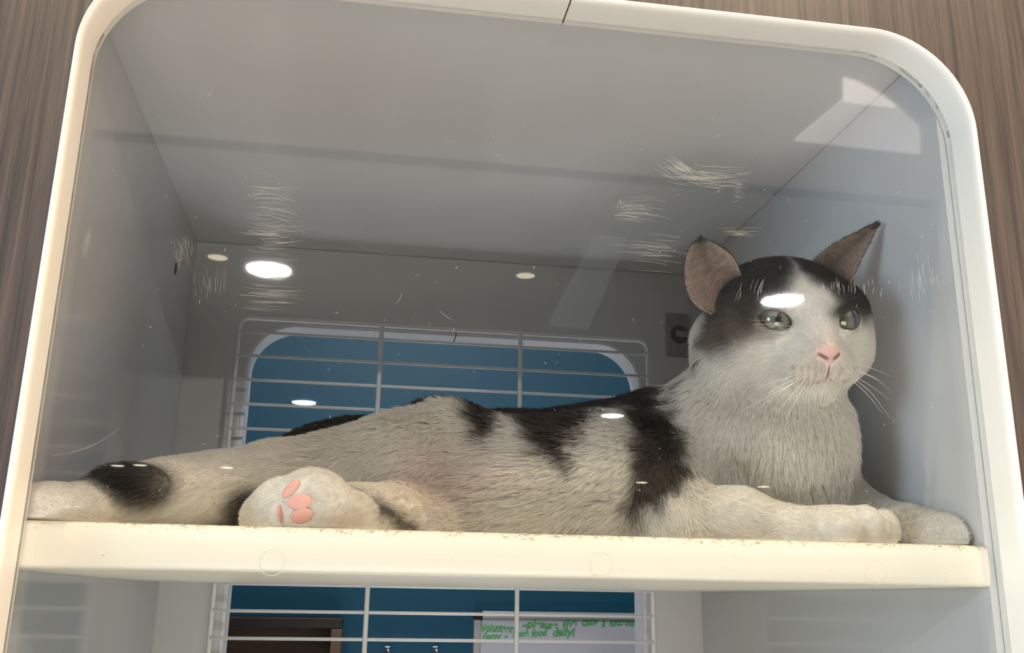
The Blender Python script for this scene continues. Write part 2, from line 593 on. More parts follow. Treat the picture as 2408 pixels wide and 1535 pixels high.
# latch on the back panel
c0, c1 = (0.5415, 0.2515), (0.5715, 0.3060)
la = empty('latch', (0.556, YB, 0.2515), label='small dull steel latch plate on the grey back panel beside the ear', cat='latch')
link('plate', box((c0[0], YB - 0.0025, c0[1]), (c1[0], YB, c1[1]), 0.001), M['steel'], la)
link('recess', disc((0.5585, YB - 0.0027, 0.2790), 0.0115, 0.001, 'y', 28), M['dark'], la)
link('bolt', box((0.5525, YB - 0.0065, 0.2745), (0.5690, YB - 0.0030, 0.2830), 0.001), M['steel'], la)
for zz in (0.2585, 0.2995):
    s_ = link('screw', disc((0.5595, YB - 0.0032, zz), 0.0033, 0.0016, 'y', 16, 0.0005), M['steel'], la)
# small dark peg hole on the left wall
hp = CAM + (lambda d: d * ((XL - CAM[0]) / d[0]))(CR @ np.array([(413 - 1204) / FPX, 1.0, -(631 - 767.5) / FPX]))
bm = bmesh.new()
bmesh.ops.create_uvsphere(bm, u_segments=16, v_segments=8, radius=0.0045)
bmesh.ops.scale(bm, verts=bm.verts, vec=(0.3, 1, 1.6))
bmesh.ops.translate(bm, verts=bm.verts, vec=(XL, hp[1], hp[2]))
tag(link('peg_hole_plug', bm_mesh(bm), M['dark'], smooth=True), 'small dark plug in the left cabinet wall near the ceiling corner', 'plug')

# ------------------------------------------------------------------ room behind the cabinet
YW = 1.70
tag(link('wall_far', box((-2.0, YW, -1.5), (2.6, YW + 0.05, 1.1)), M['blue']), 'deep blue painted wall of the room behind the cabinet', kind='structure')

# wooden wall cubby seen through the grille
M['cub_dark'] = wood_mat('dark_cubby_wood', (0.010, 0.007, 0.006), (0.035, 0.025, 0.02), 120, axis='x')
M['cub_light'] = wood_mat('brown_cubby_wood', (0.10, 0.055, 0.03), (0.19, 0.11, 0.065), 90, axis='x')
cb = empty('wall_cubby', (-0.10, YW, -0.45), label='brown wooden wall cubby hanging on the blue wall', cat='cubby')
link('top_board', box((-0.36, YW - 0.20, -0.098), (0.166, YW, -0.078), 0.002), M['cub_dark'], cb)
link('back_board', box((-0.34, YW - 0.012, -0.45), (0.146, YW - 0.001, -0.098)), M['cub_light'], cb)
link('side_board', box((0.144, YW - 0.20, -0.45), (0.166, YW, -0.099), 0.002), M['cub_light'], cb)
link('side_board', box((-0.36, YW - 0.20, -0.45), (-0.338, YW, -0.099), 0.002), M['cub_light'], cb)
link('bottom_board', box((-0.337, YW - 0.20, -0.45), (0.143, YW - 0.013, -0.43), 0.002), M['cub_light'], cb)

# whiteboard with green handwriting
M['board'] = mat('whiteboard_enamel', (0.66, 0.66, 0.74), 0.25, noise=(4, 0.02, 0))
M['alu'] = mat('brushed_aluminium_rail', (0.62, 0.62, 0.64), 0.35, metal=0.5, noise=(60, 0.05, 0))
M['ink'] = mat('green_marker_ink', (0.12, 0.50, 0.16), 0.5, noise=(120, 0.35, 0))
wb = empty('whiteboard', (0.80, YW, -0.60), label='whiteboard with green handwriting hanging on the blue wall', cat='whiteboard')
bx0, bx1, bz0, bz1 = 0.455, 1.36, -0.60, -0.062
link('panel', box((bx0 + 0.008, YW - 0.012, bz0 + 0.008), (bx1 - 0.008, YW - 0.001, bz1 - 0.008)), M['board'], wb)
for lo, hi in (((bx0 + 0.018, bz1 - 0.016), (bx1 - 0.018, bz1)), ((bx0 + 0.018, bz0), (bx1 - 0.018, bz0 + 0.016)),
               ((bx0, bz0 + 0.018), (bx0 + 0.016, bz1 - 0.018)), ((bx1 - 0.016, bz0 + 0.018), (bx1, bz1 - 0.018))):
    link('rail', box((lo[0], YW - 0.018, lo[1]), (hi[0], YW - 0.001, hi[1]), 0.002), M['alu'], wb)
M['black_plastic'] = mat('black_plastic', (0.012, 0.012, 0.018), 0.4, noise=(50, 0.1, 0))
for x in (bx0, bx1 - 0.020):
    for z in (bz0, bz1 - 0.020):
        link('corner_cap', box((x, YW - 0.020, z), (x + 0.020, YW - 0.001, z + 0.020), 0.003), M['black_plastic'], wb, label='black corner cap')


def writing(text, x, z, size, width, rise=0.0, shear=0.15, spread=1.0):
    cu = bpy.data.curves.new('writing', 'FONT')
    cu.body = text
    cu.size = size
    cu.shear = shear
    cu.space_character = spread
    cu.extrude = 0.0002
    cu.offset = 0.0009
    tmp = bpy.data.objects.new('writing_tmp', cu)
    COL.objects.link(tmp)
    bpy.context.view_layer.update()
    me = bpy.data.meshes.new_from_object(tmp.evaluated_get(bpy.context.evaluated_depsgraph_get()))
    bpy.data.objects.remove(tmp)
    bpy.data.curves.remove(cu)
    co = np.empty(len(me.vertices) * 3)
    me.vertices.foreach_get('co', co)
    co = co.reshape(-1, 3)
    co[:, 0] *= width / max(co[:, 0].max(), 1e-6)
    wob = 0.0016 * np.sin(co[:, 0] * 61) + 0.0012 * np.sin(co[:, 0] * 23 + 1)
    P = np.stack([x + co[:, 0], YW - 0.0125 - (co[:, 2] + 0.0002), z + co[:, 1] + wob + rise * co[:, 0]], 1)
    me.vertices.foreach_set('co', P.ravel())
    me.update()
    me.materials.clear()
    link('writing', me, M['ink'], wb, label='green marker handwriting')


for (t, px, px2, py, s) in (('Volunteers', 1130, 1214, 1487, 0.024), ('-please', 1228, 1312, 1478, 0.024), ('give', 1322, 1357, 1475, 0.024), ('cats', 1367, 1405, 1472, 0.025), ('&', 1415, 1424, 1474, 0.024),
                            ('kittens', 1433, 1492, 1473, 0.023), ('2', 1500, 1508, 1474, 0.024),
                            ('(any', 1133, 1180, 1507, 0.022), ('-', 1186, 1194, 1503, 0.022), ('some', 1206, 1243, 1499, 0.020), ('food', 1250, 1287, 1498, 0.022), ('daily!', 1299, 1352, 1497, 0.024)):
    c, c2 = at(px, py, YW - 0.0125), at(px2, py, YW - 0.0125)
    writing(t, c[0], c[2], s, c2[0] - c[0], rise=0.03)

# two chrome wall hooks
M['chrome'] = mat('chrome', (0.75, 0.75, 0.8), 0.15, metal=1.0, noise=(40, 0.04, 0))
for i, px in enumerate((911, 1023)):
    c = at(px, 1526, YW)
    h = empty('wall_hook', (c[0], YW, c[2]), label=('chrome wall hook on the blue wall beside the wooden cubby', 'chrome wall hook on the blue wall beside the whiteboard')[i], cat='hook', group='chrome hooks on the blue wall')
    link('back_plate', box((c[0] - 0.006, YW - 0.004, c[2] - 0.045), (c[0] + 0.006, YW, c[2] + 0.006), 0.001), M['chrome'], h)
    link('prong', tube([(c[0], YW - 0.003, c[2] - 0.02), (c[0], YW - 0.02, c[2] - 0.03), (c[0], YW - 0.034, c[2] - 0.022), (c[0], YW - 0.038, c[2] - 0.004), (c[0], YW - 0.036, c[2] + 0.004)], 0.004, 10), M['chrome'], h, smooth=True)

# ------------------------------------------------------------------ the lobby in front, seen mirrored in the pane
M['dim_wall'] = mat('dim_lobby_paint', (0.16, 0.15, 0.145), 0.7, noise=(3, 0.1, 0))
ZL, ZS, YS = 1.10, 0.85, -1.29
tag(link('ceiling_lobby', box((-7.0, -16.0, ZL), (7.5, YS, ZL + 0.05)), M['ceil']), 'white lobby ceiling mirrored in the pane', kind='structure')
tag(link('ceiling_soffit', box((-2.2, YS, ZS), (2.8, -0.0225, ZS + 0.30)), M['soffit']), 'lowered soffit above the cat cabinets mirrored in the pane', kind='structure')
for nm_, x_, lb in (('wall_lobby_left', -7.0, 'dim side wall of the lobby on the left'), ('wall_lobby_right', 7.4, 'dim side wall of the lobby on the right')):
    tag(link(nm_, box((x_, -16.0, -1.5), (x_ + 0.1, -0.03, 1.1)), M['dim_wall']), lb, kind='structure')
tag(link('floor', box((-7.0, -16.0, -1.55), (7.5, 2.5, -1.5)), M['floor']), 'grey vinyl floor of the lobby', kind='structure')
tag(link('wall_lobby', box((-7.0, -16.1, -1.5), (7.5, -16.0, 1.1)), M['dim_wall']), 'dim far wall of the lobby', kind='structure')
tag(link('shadow_line', box((-2.2, YS - 0.012, ZS - 0.014), (2.8, YS + 0.004, ZS - 0.0005)), M['dark']), 'dark strip put in as the shadow along the soffit edge', kind='structure')  # near-black strip stands in for the shadow gap at the soffit edge

M['white_metal'] = mat('white_painted_metal', (0.85, 0.85, 0.84), 0.4, noise=(30, 0.02, 0))


def emitter(name, col, s):
    return mat(name, (0.9, 0.9, 0.9), 0.4, emit=col, estr=s)


M['led_cool'] = emitter('cool_led_lens', (0.88, 0.95, 1.0), 60)
M['led_main'] = emitter('bright_led_lens', (1.0, 0.96, 0.90), 1050)
M['led_warm'] = emitter('warm_lamp_lens', (1.0, 0.92, 0.70), 18)
M['led_small'] = emitter('small_warm_lens', (1.0, 0.85, 0.6), 8)


def downlight(x, y, z, r, lens, label, group, power=0, col=(1, 1, 1), spot=None, soft=0.012):
    d = empty('downlight', (x, y, z), label=label, cat='downlight', group=group)
    bm = bmesh.new()
    ri, ro = r, r * 1.14
    prof = [(ri, -0.004), (ri * 1.03, -0.007), (ro, -0.003), (ro, 0.0), (ri, 0.0)]
    n = 36
    V = [(x + p * math.cos(2 * math.pi * k / n), y + p * math.sin(2 * math.pi * k / n), z + h) for k in range(n) for p, h in prof]
    q = len(prof)
    F = [(k * q + i, k * q + (i + 1) % q, ((k + 1) % n) * q + (i + 1) % q, ((k + 1) % n) * q + i) for k in range(n) for i in range(q)]
    link('bezel', mesh_from(V, F), M['white_metal'], d, smooth=True)
    link('lens', disc((x, y, z - 0.003), ri, 0.004, 'z', 36), lens, d)
    if power:
        l = bpy.data.lights.new('downlight_beam', 'SPOT')
        l.energy = power
        l.color = col
        l.spot_size = math.radians(spot or 120)
        l.spot_blend = 0.6 if (spot or 120) < 150 else 0.15
        l.shadow_soft_size = soft
        lo = bpy.data.objects.new('downlight_beam', l)
        COL.objects.link(lo)
        lo.location = (x, y, z - soft - 0.008)
        lo.parent = d
        lo.matrix_parent_inverse = Matrix.Translation(-Vector((x, y, z)))
    return d


G = 'round downlights in the lobby ceiling'
for i, (x, y) in enumerate(((-0.18, -2.83), (1.765, -2.80), (-0.165, -5.33), (1.75, -5.30))):
    downlight(x, y, ZL, 0.076 if i < 2 else 0.070, M['led_main'] if i < 2 else M['led_cool'],
              ('large bright round downlight mirrored in the pane above the wire grille', 'bright round downlight mirrored across the forehead of the cat',
               'smaller bright downlight mirrored over the blue wall', 'smaller bright downlight mirrored over the shoulder of the cat')[i], G)
G = 'far warm downlights in the lobby ceiling'
for i, (x, y) in enumerate(((-2.0, -8.8), (-1.78, -8.7), (-1.01, -8.66), (4.2, -8.66), (2.94, -8.67), (-3.7, -13.6), (-3.54, -13.55))):
    downlight(x, y, ZL, 0.06, M['led_warm'],
              ('far warm downlight mirrored in the black hock patch, first of two', 'far warm downlight mirrored in the black hock patch, second of two', 'far warm downlight mirrored on the white hind leg',
               'far warm downlight mirrored on the chest of the cat', 'far warm downlight mirrored on the black shoulder stripe',
               'farthest warm downlight mirrored over the hind foot, first of two', 'farthest warm downlight mirrored over the hind foot, second of two')[i], G)
G = 'small warm spotlights in the lobby ceiling'
for i, px in enumerate(((512, 601), (1236, 644))):
    d = CR @ np.array([(px[0] - 1204) / FPX, 1.0, -(px[1] - 767.5) / FPX])
    q_ = CAM + d * ((ZL - CAM[2]) / d[2])
    downlight(q_[0], -q_[1], ZL, 0.034, M['led_small'], ('small warm spotlight mirrored by the upper left corner of the back panel', 'small warm spotlight mirrored on the middle of the back panel')[i], G)
# the two soffit lamps straight above the window, which light the shelf edge and the paws
for i, x in enumerate((-0.12, 0.66)):
    downlight(x, -0.178, ZS, 0.035, M['led_warm'], ('warm soffit downlight above the left side of the window', 'warm soffit downlight above the right side of the window')[i],
              'warm soffit downlights above the window', power=32, col=(1.0, 0.84, 0.58), spot=110)
# glow added in place of a lit ceiling, mirrored upper right in the pane
M['glowp'] = emitter('pinkish_added_glow', (1.0, 0.87, 0.80), 5)
M['glowp2'] = emitter('dim_added_glow', (1.0, 0.86, 0.82), 2.2)
lp = empty('added_ceiling_glow', (1.1, -0.95, ZS), label='added pinkish glow in place of a lit ceiling mirrored in the upper right of the pane', cat='ceiling glow')


def mirrored(px, py, z):
    d = CR @ np.array([(px - 1204) / FPX, 1.0, -(py - 767.5) / FPX])
    q_ = CAM + d * ((z - CAM[2]) / d[2])
    return (q_[0], -q_[1], z)


def slab(pts, h):
    n = len(pts)
    V = [tuple(p) for p in pts] + [(p[0], p[1], p[2] + h) for p in pts]
    bm = bmesh.new()
    me = mesh_from(V, [tuple(range(n)), tuple(range(2 * n - 1, n - 1, -1))] + [(i, (i + 1) % n, n + (i + 1) % n, n + i) for i in range(n)])
    bm.from_mesh(me)
    bpy.data.meshes.remove(me)
    return bm_mesh(bm)


link('bright_glow_shape', slab([mirrored(a, b, ZS - 0.006) for a, b in ((1985, 187), (2018, 196), (2049, 212), (2080, 231), (2108, 251), (2029, 242), (1985, 235))], 0.006), M['glowp'], lp)
link('dim_glow_shape', slab([mirrored(a, b, ZS - 0.006) for a, b in ((1984, 236), (2029, 243), (2108, 252), (2164, 300), (2166, 362), (1871, 330))], 0.006), M['glowp2'], lp)

M['strip'] = emitter('dim_strip_glow', (0.85, 0.94, 1.0), 0.38)  # glowing strip added for the slanting light band in the reflection
st_ = empty('added_glow_strip', mirrored(1380, 660, ZL), label='dim glowing strip added to mirror as a slanting band beside the sideways ear', cat='glow strip')
link('glow_sheet', slab([mirrored(a, b, ZL - 0.008) for a, b in ((1400, 555), (1475, 563), (1385, 772), (1290, 765))], 0.006), M['strip'], st_)

# ------------------------------------------------------------------ the cat: one continuous body grown from a distance field
def frame_of(yaw, pitch, roll):
    """Columns: image-right, forward, up of a head that looks along -y turned by yaw towards +x, nose down by pitch, rolled."""
    f = np.array([math.sin(yaw), -math.cos(yaw), 0.0])
    r = np.array([math.cos(yaw), math.sin(yaw), 0.0])
    u = np.array([0.0, 0.0, 1.0])
    f2 = f * math.cos(pitch) - u * math.sin(pitch)
    u2 = u * math.cos(pitch) + f * math.sin(pitch)
    r3 = r * math.cos(roll) + u2 * math.sin(roll)
    u3 = u2 * math.cos(roll) - r * math.sin(roll)
    return np.stack([r3, f2, u3], 1)


HS = 1.05
HO = at(1852, 768, 0.100)
HR = frame_of(math.radians(0.5), math.radians(17), math.radians(4))


def hl(x, y, z):
    """Head-local millimetres to the place."""
    return HO + HR @ (np.array([x, y, z]) * 0.001 * HS)


def top(px, py, y, r):
    """Centre of a ball of radius r whose upper side reaches this pixel at depth y."""
    return at(px, py, y) - np.array([0, 0, r])


X0, X1, Y0, Y1, Z0, Z1 = -0.030, 0.585, 0.002, 0.290, -0.004, 0.275
gx = np.concatenate([np.arange(X0, 0.345, 0.0026), np.arange(0.345, X1, 0.0014)])
gy = np.concatenate([np.arange(Y0, 0.17, 0.0016), np.arange(0.17, Y1, 0.003)])
gz = np.concatenate([np.arange(Z0, 0.10, 0.0018), np.arange(0.10, Z1, 0.0014)])
FIELD = np.full((len(gx), len(gy), len(gz)), 0.06, np.float32)


def window(lo, hi, pad):
    s = []
    for g, a, b in zip((gx, gy, gz), lo, hi):
        i0 = int(np.searchsorted(g, a - pad))
        i1 = int(np.searchsorted(g, b + pad))
        s.append(slice(max(i0 - 1, 0), min(i1 + 1, len(g))))
    return tuple(s)


def grid_of(s):
    return np.meshgrid(gx[s[0]].astype(np.float32), gy[s[1]].astype(np.float32), gz[s[2]].astype(np.float32), indexing='ij')


def blend(s, d, k):
    a = FIELD[s]
    if k <= 0:
        FIELD[s] = np.minimum(a, d)
        return
    h = np.maximum(k - np.abs(a - d), 0) / k
    FIELD[s] = np.minimum(a, d) - h * h * k * 0.25


def carve(s, d, k):
    a = FIELD[s]
    h = np.maximum(k - np.abs(a + d), 0) / k
    FIELD[s] = np.maximum(a, -d) + h * h * k * 0.25


FLOW = []            # (a, b, radius): limb axes that lead the lie of the coat


def seg_dist(X, Y, Z, a, b, ra, rb):
    ba = b - a
    l2 = float(ba @ ba) + 1e-12
    t = np.clip(((X - a[0]) * ba[0] + (Y - a[1]) * ba[1] + (Z - a[2]) * ba[2]) / l2, 0, 1)
    return np.sqrt((X - a[0] - t * ba[0]) ** 2 + (Y - a[1] - t * ba[1]) ** 2 + (Z - a[2] - t * ba[2]) ** 2) - (ra + (rb - ra) * t)


def limb(pts, k=0.02, flow=True, op=blend):
    """pts: list of (point, radius); a chain of tapering capsules."""
    for (a, ra), (b, rb) in zip(pts[:-1], pts[1:]):
        a, b = np.asarray(a, float), np.asarray(b, float)
        R_ = max(ra, rb)
        s = window(np.minimum(a, b) - R_, np.maximum(a, b) + R_, k + 0.012)
        op(s, seg_dist(*grid_of(s), a, b, ra, rb).astype(np.float32), k)
        if flow:
            FLOW.append((a, b, (ra + rb) / 2))


def ball(c, rad, Rm=None, k=0.02, op=blend):
    c = np.asarray(c, float)
    rad = np.asarray(rad if hasattr(rad, '__len__') else (rad,) * 3, float)
    s = window(c - rad.max(), c + rad.max(), k + 0.012)
    X, Y, Z = grid_of(s)
    P = (X - c[0], Y - c[1], Z - c[2])
    if Rm is not None:
        P = tuple(P[0] * Rm[0][i] + P[1] * Rm[1][i] + P[2] * Rm[2][i] for i in range(3))
    k0 = np.sqrt(sum((P[i] / rad[i]) ** 2 for i in range(3)))
    k1 = np.sqrt(sum((P[i] / rad[i] ** 2) ** 2 for i in range(3))) + 1e-9
    op(s, (k0 * (k0 - 1) / k1).astype(np.float32), k)


# torso, lying along the shelf with the belly to the pane
limb([(at(1770, 1020, 0.140), 0.055), (at(1640, 1085, 0.165), 0.056), (top(1530, 948, 0.180, 0.058), 0.058), (top(1380, 978, 0.185, 0.055), 0.055), (top(1200, 990, 0.185, 0.053), 0.053),
      (top(1030, 990, 0.178, 0.052), 0.052), (top(900, 1020, 0.165, 0.044), 0.044)], 0.02)
limb([(at(1560, 1150, 0.135), 0.048), (at(1400, 1168, 0.125), 0.050), (at(1200, 1180, 0.125), 0.048), (at(1040, 1185, 0.130), 0.046)], 0.03)
# chest and neck
limb([(at(1805, 905, 0.132), 0.047), (at(1795, 985, 0.132), 0.056), (at(1790, 1080, 0.130), 0.058), (at(1780, 1170, 0.130), 0.053)], 0.025)
# near foreleg, stretched along the pane
limb([(at(1545, 1140, 0.115), 0.040), (at(1590, 1235, 0.080), 0.026), (top(1735, 1163, 0.064, 0.0190), 0.0200), (top(1855, 1200, 0.056, 0.0150), 0.0150), (top(1950, 1203, 0.052, 0.0145), 0.0150),
      (top(2020, 1190, 0.050, 0.0165), 0.0165)], 0.014)
ball(top(1972, 1206, 0.0360, 0.0125), (0.0125, 0.0120, 0.0125), None, 0.0016)
ball(top(2030, 1188, 0.0410, 0.0150), (0.0125, 0.0130, 0.0150), None, 0.0016)
ball(top(2074, 1197, 0.0480, 0.0138), (0.0092, 0.0120, 0.0138), None, 0.0016)
# far foreleg, reaching to the right wall
limb([(at(1880, 1140, 0.165), 0.035), (top(2050, 1180, 0.108, 0.021), 0.021), (top(2130, 1198, 0.076, 0.0180), 0.0180), (top(2200, 1212, 0.052, 0.0165), 0.0165), (top(2270, 1217, 0.032, 0.0160), 0.0160), (top(2345, 1214, 0.0190, 0.0165), 0.0165)], 0.014)
# upper hind leg: thigh, shank, hock, foot reaching to the left
limb([(at(1030, 1105, 0.135), 0.049), (at(930, 1118, 0.120), 0.038), (at(780, 1124, 0.112), 0.027), (at(640, 1130, 0.105), 0.0225), (at(500, 1150, 0.096), 0.0200), (at(390, 1168, 0.085), 0.0200),
      (at(310, 1172, 0.072), 0.0190)], 0.018)
limb([(at(310, 1172, 0.072), 0.0180), (at(200, 1192, 0.045), 0.0140), (at(110, 1198, 0.026), 0.0140), (at(70, 1200, 0.019), 0.0135)], 0.008)
HOCK = at(302, 1137, 0.058)
ball(HOCK, (0.0245, 0.0130, 0.0115), None, 0.005)
# far side of the rump and the dark back line behind the thigh
limb([(top(900, 990, 0.185, 0.040), 0.040), (top(830, 1000, 0.175, 0.034), 0.034), (top(750, 1018, 0.165, 0.030), 0.030), (top(640, 1056, 0.150, 0.024), 0.024), (top(480, 1118, 0.135, 0.018), 0.018)], 0.015)
# lower hind leg: shank lying on the shelf, paw turned up against the pane
limb([(at(1010, 1245, 0.105), 0.034), (at(930, 1225, 0.082), 0.0235), (at(850, 1215, 0.062), 0.0190), (at(760, 1200, 0.044), 0.0170)], 0.006)
limb([(at(760, 1195, 0.040), 0.0175), (at(665, 1200, 0.045), 0.0185), (at(622, 1215, 0.055), 0.0150)], 0.006)
PAW = at(722, 1180, 0.0335)
ball(PAW + np.array([0.003, 0.0, 0.0]), (0.0225, 0.0155, 0.0205), None, 0.004)
# tail, curled behind the legs
limb([(at(760, 1130, 0.200), 0.014), (at(640, 1190, 0.190), 0.012), (at(560, 1215, 0.150), 0.012), (at(575, 1225, 0.100), 0.011), (at(590, 1232, 0.075), 0.009)], 0.006)

# head
hb_ = lambda c, r, k, op=blend: ball(hl(*c), np.array(r) * 0.001 * HS, HR, k * 0.001, op)
hb_((0, -12, 14), (48, 50, 35.5), 10)
for s_ in (-1, 1):
    hb_((s_ * 32, 2, -15), (28, 32, 26), 16)
    hb_((s_ * 43, -14, -12), (21, 24, 25), 12)
    hb_((s_ * 19, 30, 20), (16, 16, 13), 14)
    hb_((s_ * 38, 8, 6), (17, 24, 24), 12)
hb_((0, 33, -21), (27, 25, 20), 20)
limb([(hl(0, 30, 22), 0.0145), (hl(0, 46, 4), 0.0115), (hl(0, 57, -14), 0.0090)], 0.010, False)
for s_ in (-1, 1):
    hb_((s_ * 11.0, 47.5, -26.5), (15, 14, 11), 11)
hb_((0, 43, -40), (13.5, 14, 8.5), 5)
# nose leather
hb_((0, 61.5, -17.0), (6.5, 4.5, 5.4), 2.5)
for s_ in (-1, 1):
    hb_((s_ * 4.2, 61, -16.0), (3.8, 4.0, 3.4), 2.0)
# nostrils, philtrum and mouth line
MOUTH = [(0, 62.5, -32.0), (5, 62, -35.0), (11, 59, -37.0), (18, 53, -36.5), (24, 44, -34.0)]
for s_ in (-1, 1):
    limb([(hl(s_ * 3.0, 67.0, -19.0), 0.0014), (hl(s_ * 6.6, 65.0, -17.6), 0.0011), (hl(s_ * 8.8, 62.0, -15.6), 0.0008)], 0.0012, False, carve)
    limb([(hl(s_ * a, b, c), 0.0019) for a, b, c in MOUTH[:4]], 0.002, False, carve)
limb([(hl(0, 66, -22), 0.0008), (hl(0, 64.5, -27), 0.0009), (hl(0, 63.5, -32), 0.0011)], 0.0015, False, carve)
# eyes: lids bulge around the ball, an almond is cut out of them
EYES = []
for s_ in (-1, 1):
    ec = hl(s_ * 24.5, 32.5, 5.5)
    ef = HR @ np.array([s_ * 0.34, 0.93, 0.06])
    ef /= np.linalg.norm(ef)
    ur = np.cross(ef, HR[:, 2])
    ur /= np.linalg.norm(ur)
    ur = -ur if ur @ HR[:, 0] < 0 else ur
    uu = np.cross(ur, ef)
    uu = -uu if uu @ HR[:, 2] < 0 else uu
    tl = s_ * math.radians(14)
    ur, uu = ur * math.cos(tl) + uu * math.sin(tl), uu * math.cos(tl) - ur * math.sin(tl)
    ball(ec, 0.0133, None, 0.006)
    s = window(ec - 0.018, ec + 0.022, 0.004)
    X, Y, Z = grid_of(s)
    P = [X - ec[0], Y - ec[1], Z - ec[2]]
    U = sum(P[i] * ur[i] for i in range(3))
    V_ = sum(P[i] * uu[i] for i in range(3))
    W_ = sum(P[i] * ef[i] for i in range(3))
    Rr, cc = 0.0165, 0.0098
    alm = np.maximum(np.maximum(np.sqrt(U ** 2 + (V_ - cc) ** 2) - Rr, np.sqrt(U ** 2 + (V_ + cc) ** 2) - Rr), 0.004 - W_)
    carve(s, alm.astype(np.float32), 0.0012)
    EYES.append((ec, ur, ef, uu, s_))

# the shelf carries the cat
s = (slice(None),) * 3
FIELD[:] = np.maximum(FIELD, (0.0006 - gz).astype(np.float32)[None, None, :])
FIELD[:] = np.maximum(FIELD, (0.0090 - gy).astype(np.float32)[None, :, None])
FIELD[:] = np.maximum(FIELD, (gx - 0.5715).astype(np.float32)[:, None, None])
FIELD[:] = np.maximum(FIELD, (-0.0195 - gx).astype(np.float32)[:, None, None])


def surface_nets(F):
    nx, ny, nz = F.shape
    neg = F < 0
    cnt = np.zeros((nx - 1, ny - 1, nz - 1), np.int8)
    for dx in (0, 1):
        for dy in (0, 1):
            for dz in (0, 1):
                cnt += neg[dx:nx - 1 + dx, dy:ny - 1 + dy, dz:nz - 1 + dz]
    act = np.argwhere((cnt > 0) & (cnt < 8))
    idx = np.full(cnt.shape, -1, np.int32)
    idx[tuple(act.T)] = np.arange(len(act))
    acc = np.zeros((len(act), 3))
    num = np.zeros(len(act))
    cor = [(a, b, c) for a in (0, 1) for b in (0, 1) for c in (0, 1)]
    G_ = (gx, gy, gz)
    val = {c: F[act[:, 0] + c[0], act[:, 1] + c[1], act[:, 2] + c[2]].astype(float) for c in cor}
    pos = {c: np.stack([G_[i][act[:, i] + c[i]] for i in range(3)], 1) for c in cor}
    for a in cor:
        for ax in range(3):
            if a[ax] == 0:
                b = tuple(1 if i == ax else a[i] for i in range(3))
                va, vb_ = val[a], val[b]
                msk = (va < 0) != (vb_ < 0)
                t = np.where(msk, va / np.where(msk, va - vb_, 1), 0)
                acc += np.where(msk[:, None], pos[a] + (pos[b] - pos[a]) * t[:, None], 0)
                num += msk
    verts = acc / num[:, None]
    quads = []
    for ax in range(3):
        sl0 = [slice(None)] * 3
        sl1 = [slice(None)] * 3
        sl0[ax] = slice(0, -1)
        sl1[ax] = slice(1, None)
        a, b = neg[tuple(sl0)], neg[tuple(sl1)]
        e = np.argwhere(a != b)
        o1, o2 = [(1, 2), (2, 0), (0, 1)][ax]
        ok = (e[:, o1] > 0) & (e[:, o2] > 0) & (e[:, o1] < F.shape[o1] - 1) & (e[:, o2] < F.shape[o2] - 1)
        e = e[ok]
        flip = a[tuple(e.T)]
        c = []
        for d1, d2 in ((-1, -1), (0, -1), (0, 0), (-1, 0)):
            q = e.copy()
            q[:, o1] += d1
            q[:, o2] += d2
            c.append(idx[tuple(q.T)])
        q = np.stack(c, 1)
        q[~flip] = q[~flip][:, ::-1]
        quads.append(q)
    return verts, np.concatenate(quads)


BV, BF = surface_nets(FIELD)


def drop_islands(V, F):
    lab = np.arange(len(V))
    for _ in range(4000):
        m_ = lab[F].min(1)
        new = lab.copy()
        for k in range(4):
            np.minimum.at(new, F[:, k], m_)
        new = new[new]
        if (new == lab).all():
            break
        lab = new
    u, c = np.unique(lab, return_counts=True)
    keep = lab == u[c.argmax()]
    mp_ = np.cumsum(keep) - 1
    return V[keep], mp_[F[keep[F[:, 0]]]]


BV, BF = drop_islands(BV, BF)
# light smoothing, then normals
for _ in range(3):
    acc = np.zeros_like(BV)
    n_ = np.zeros(len(BV))
    for k in range(4):
        a, b = BF[:, k], BF[:, (k + 1) % 4]
        np.add.at(acc, a, BV[b])
        np.add.at(acc, b, BV[a])
        np.add.at(n_, a, 1)
        np.add.at(n_, b, 1)
    BV = BV * 0.5 + 0.5 * acc / n_[:, None]
TRI = np.concatenate([BF[:, [0, 1, 2]], BF[:, [0, 2, 3]]])
FN = np.cross(BV[TRI[:, 1]] - BV[TRI[:, 0]], BV[TRI[:, 2]] - BV[TRI[:, 0]])
AREA = np.linalg.norm(FN, axis=1) / 2
BN = np.zeros_like(BV)
for k in range(3):
    np.add.at(BN, TRI[:, k], FN)
BN /= np.linalg.norm(BN, axis=1)[:, None] + 1e-12


# ---- coat markings, read from the cat's own side view and head
def value_noise(P, scale, seed=0):
    q = P * scale
    i = np.floor(q).astype(np.int64)
    f = q - i
    f = f * f * (3 - 2 * f)
    out_ = 0
    for a in (0, 1):
        for b in (0, 1):
            for c in (0, 1):
                h = ((i[:, 0] + a) * 73856093) ^ ((i[:, 1] + b) * 19349663) ^ ((i[:, 2] + c) * 83492791) ^ (seed * 2654435)
                h = (h ^ (h >> 13)) * 1274126177
                h = ((h ^ (h >> 16)) & 0xffff) / 65535.0
                out_ = out_ + h * (f[:, 0] if a else 1 - f[:, 0]) * (f[:, 1] if b else 1 - f[:, 1]) * (f[:, 2] if c else 1 - f[:, 2])
    return out_


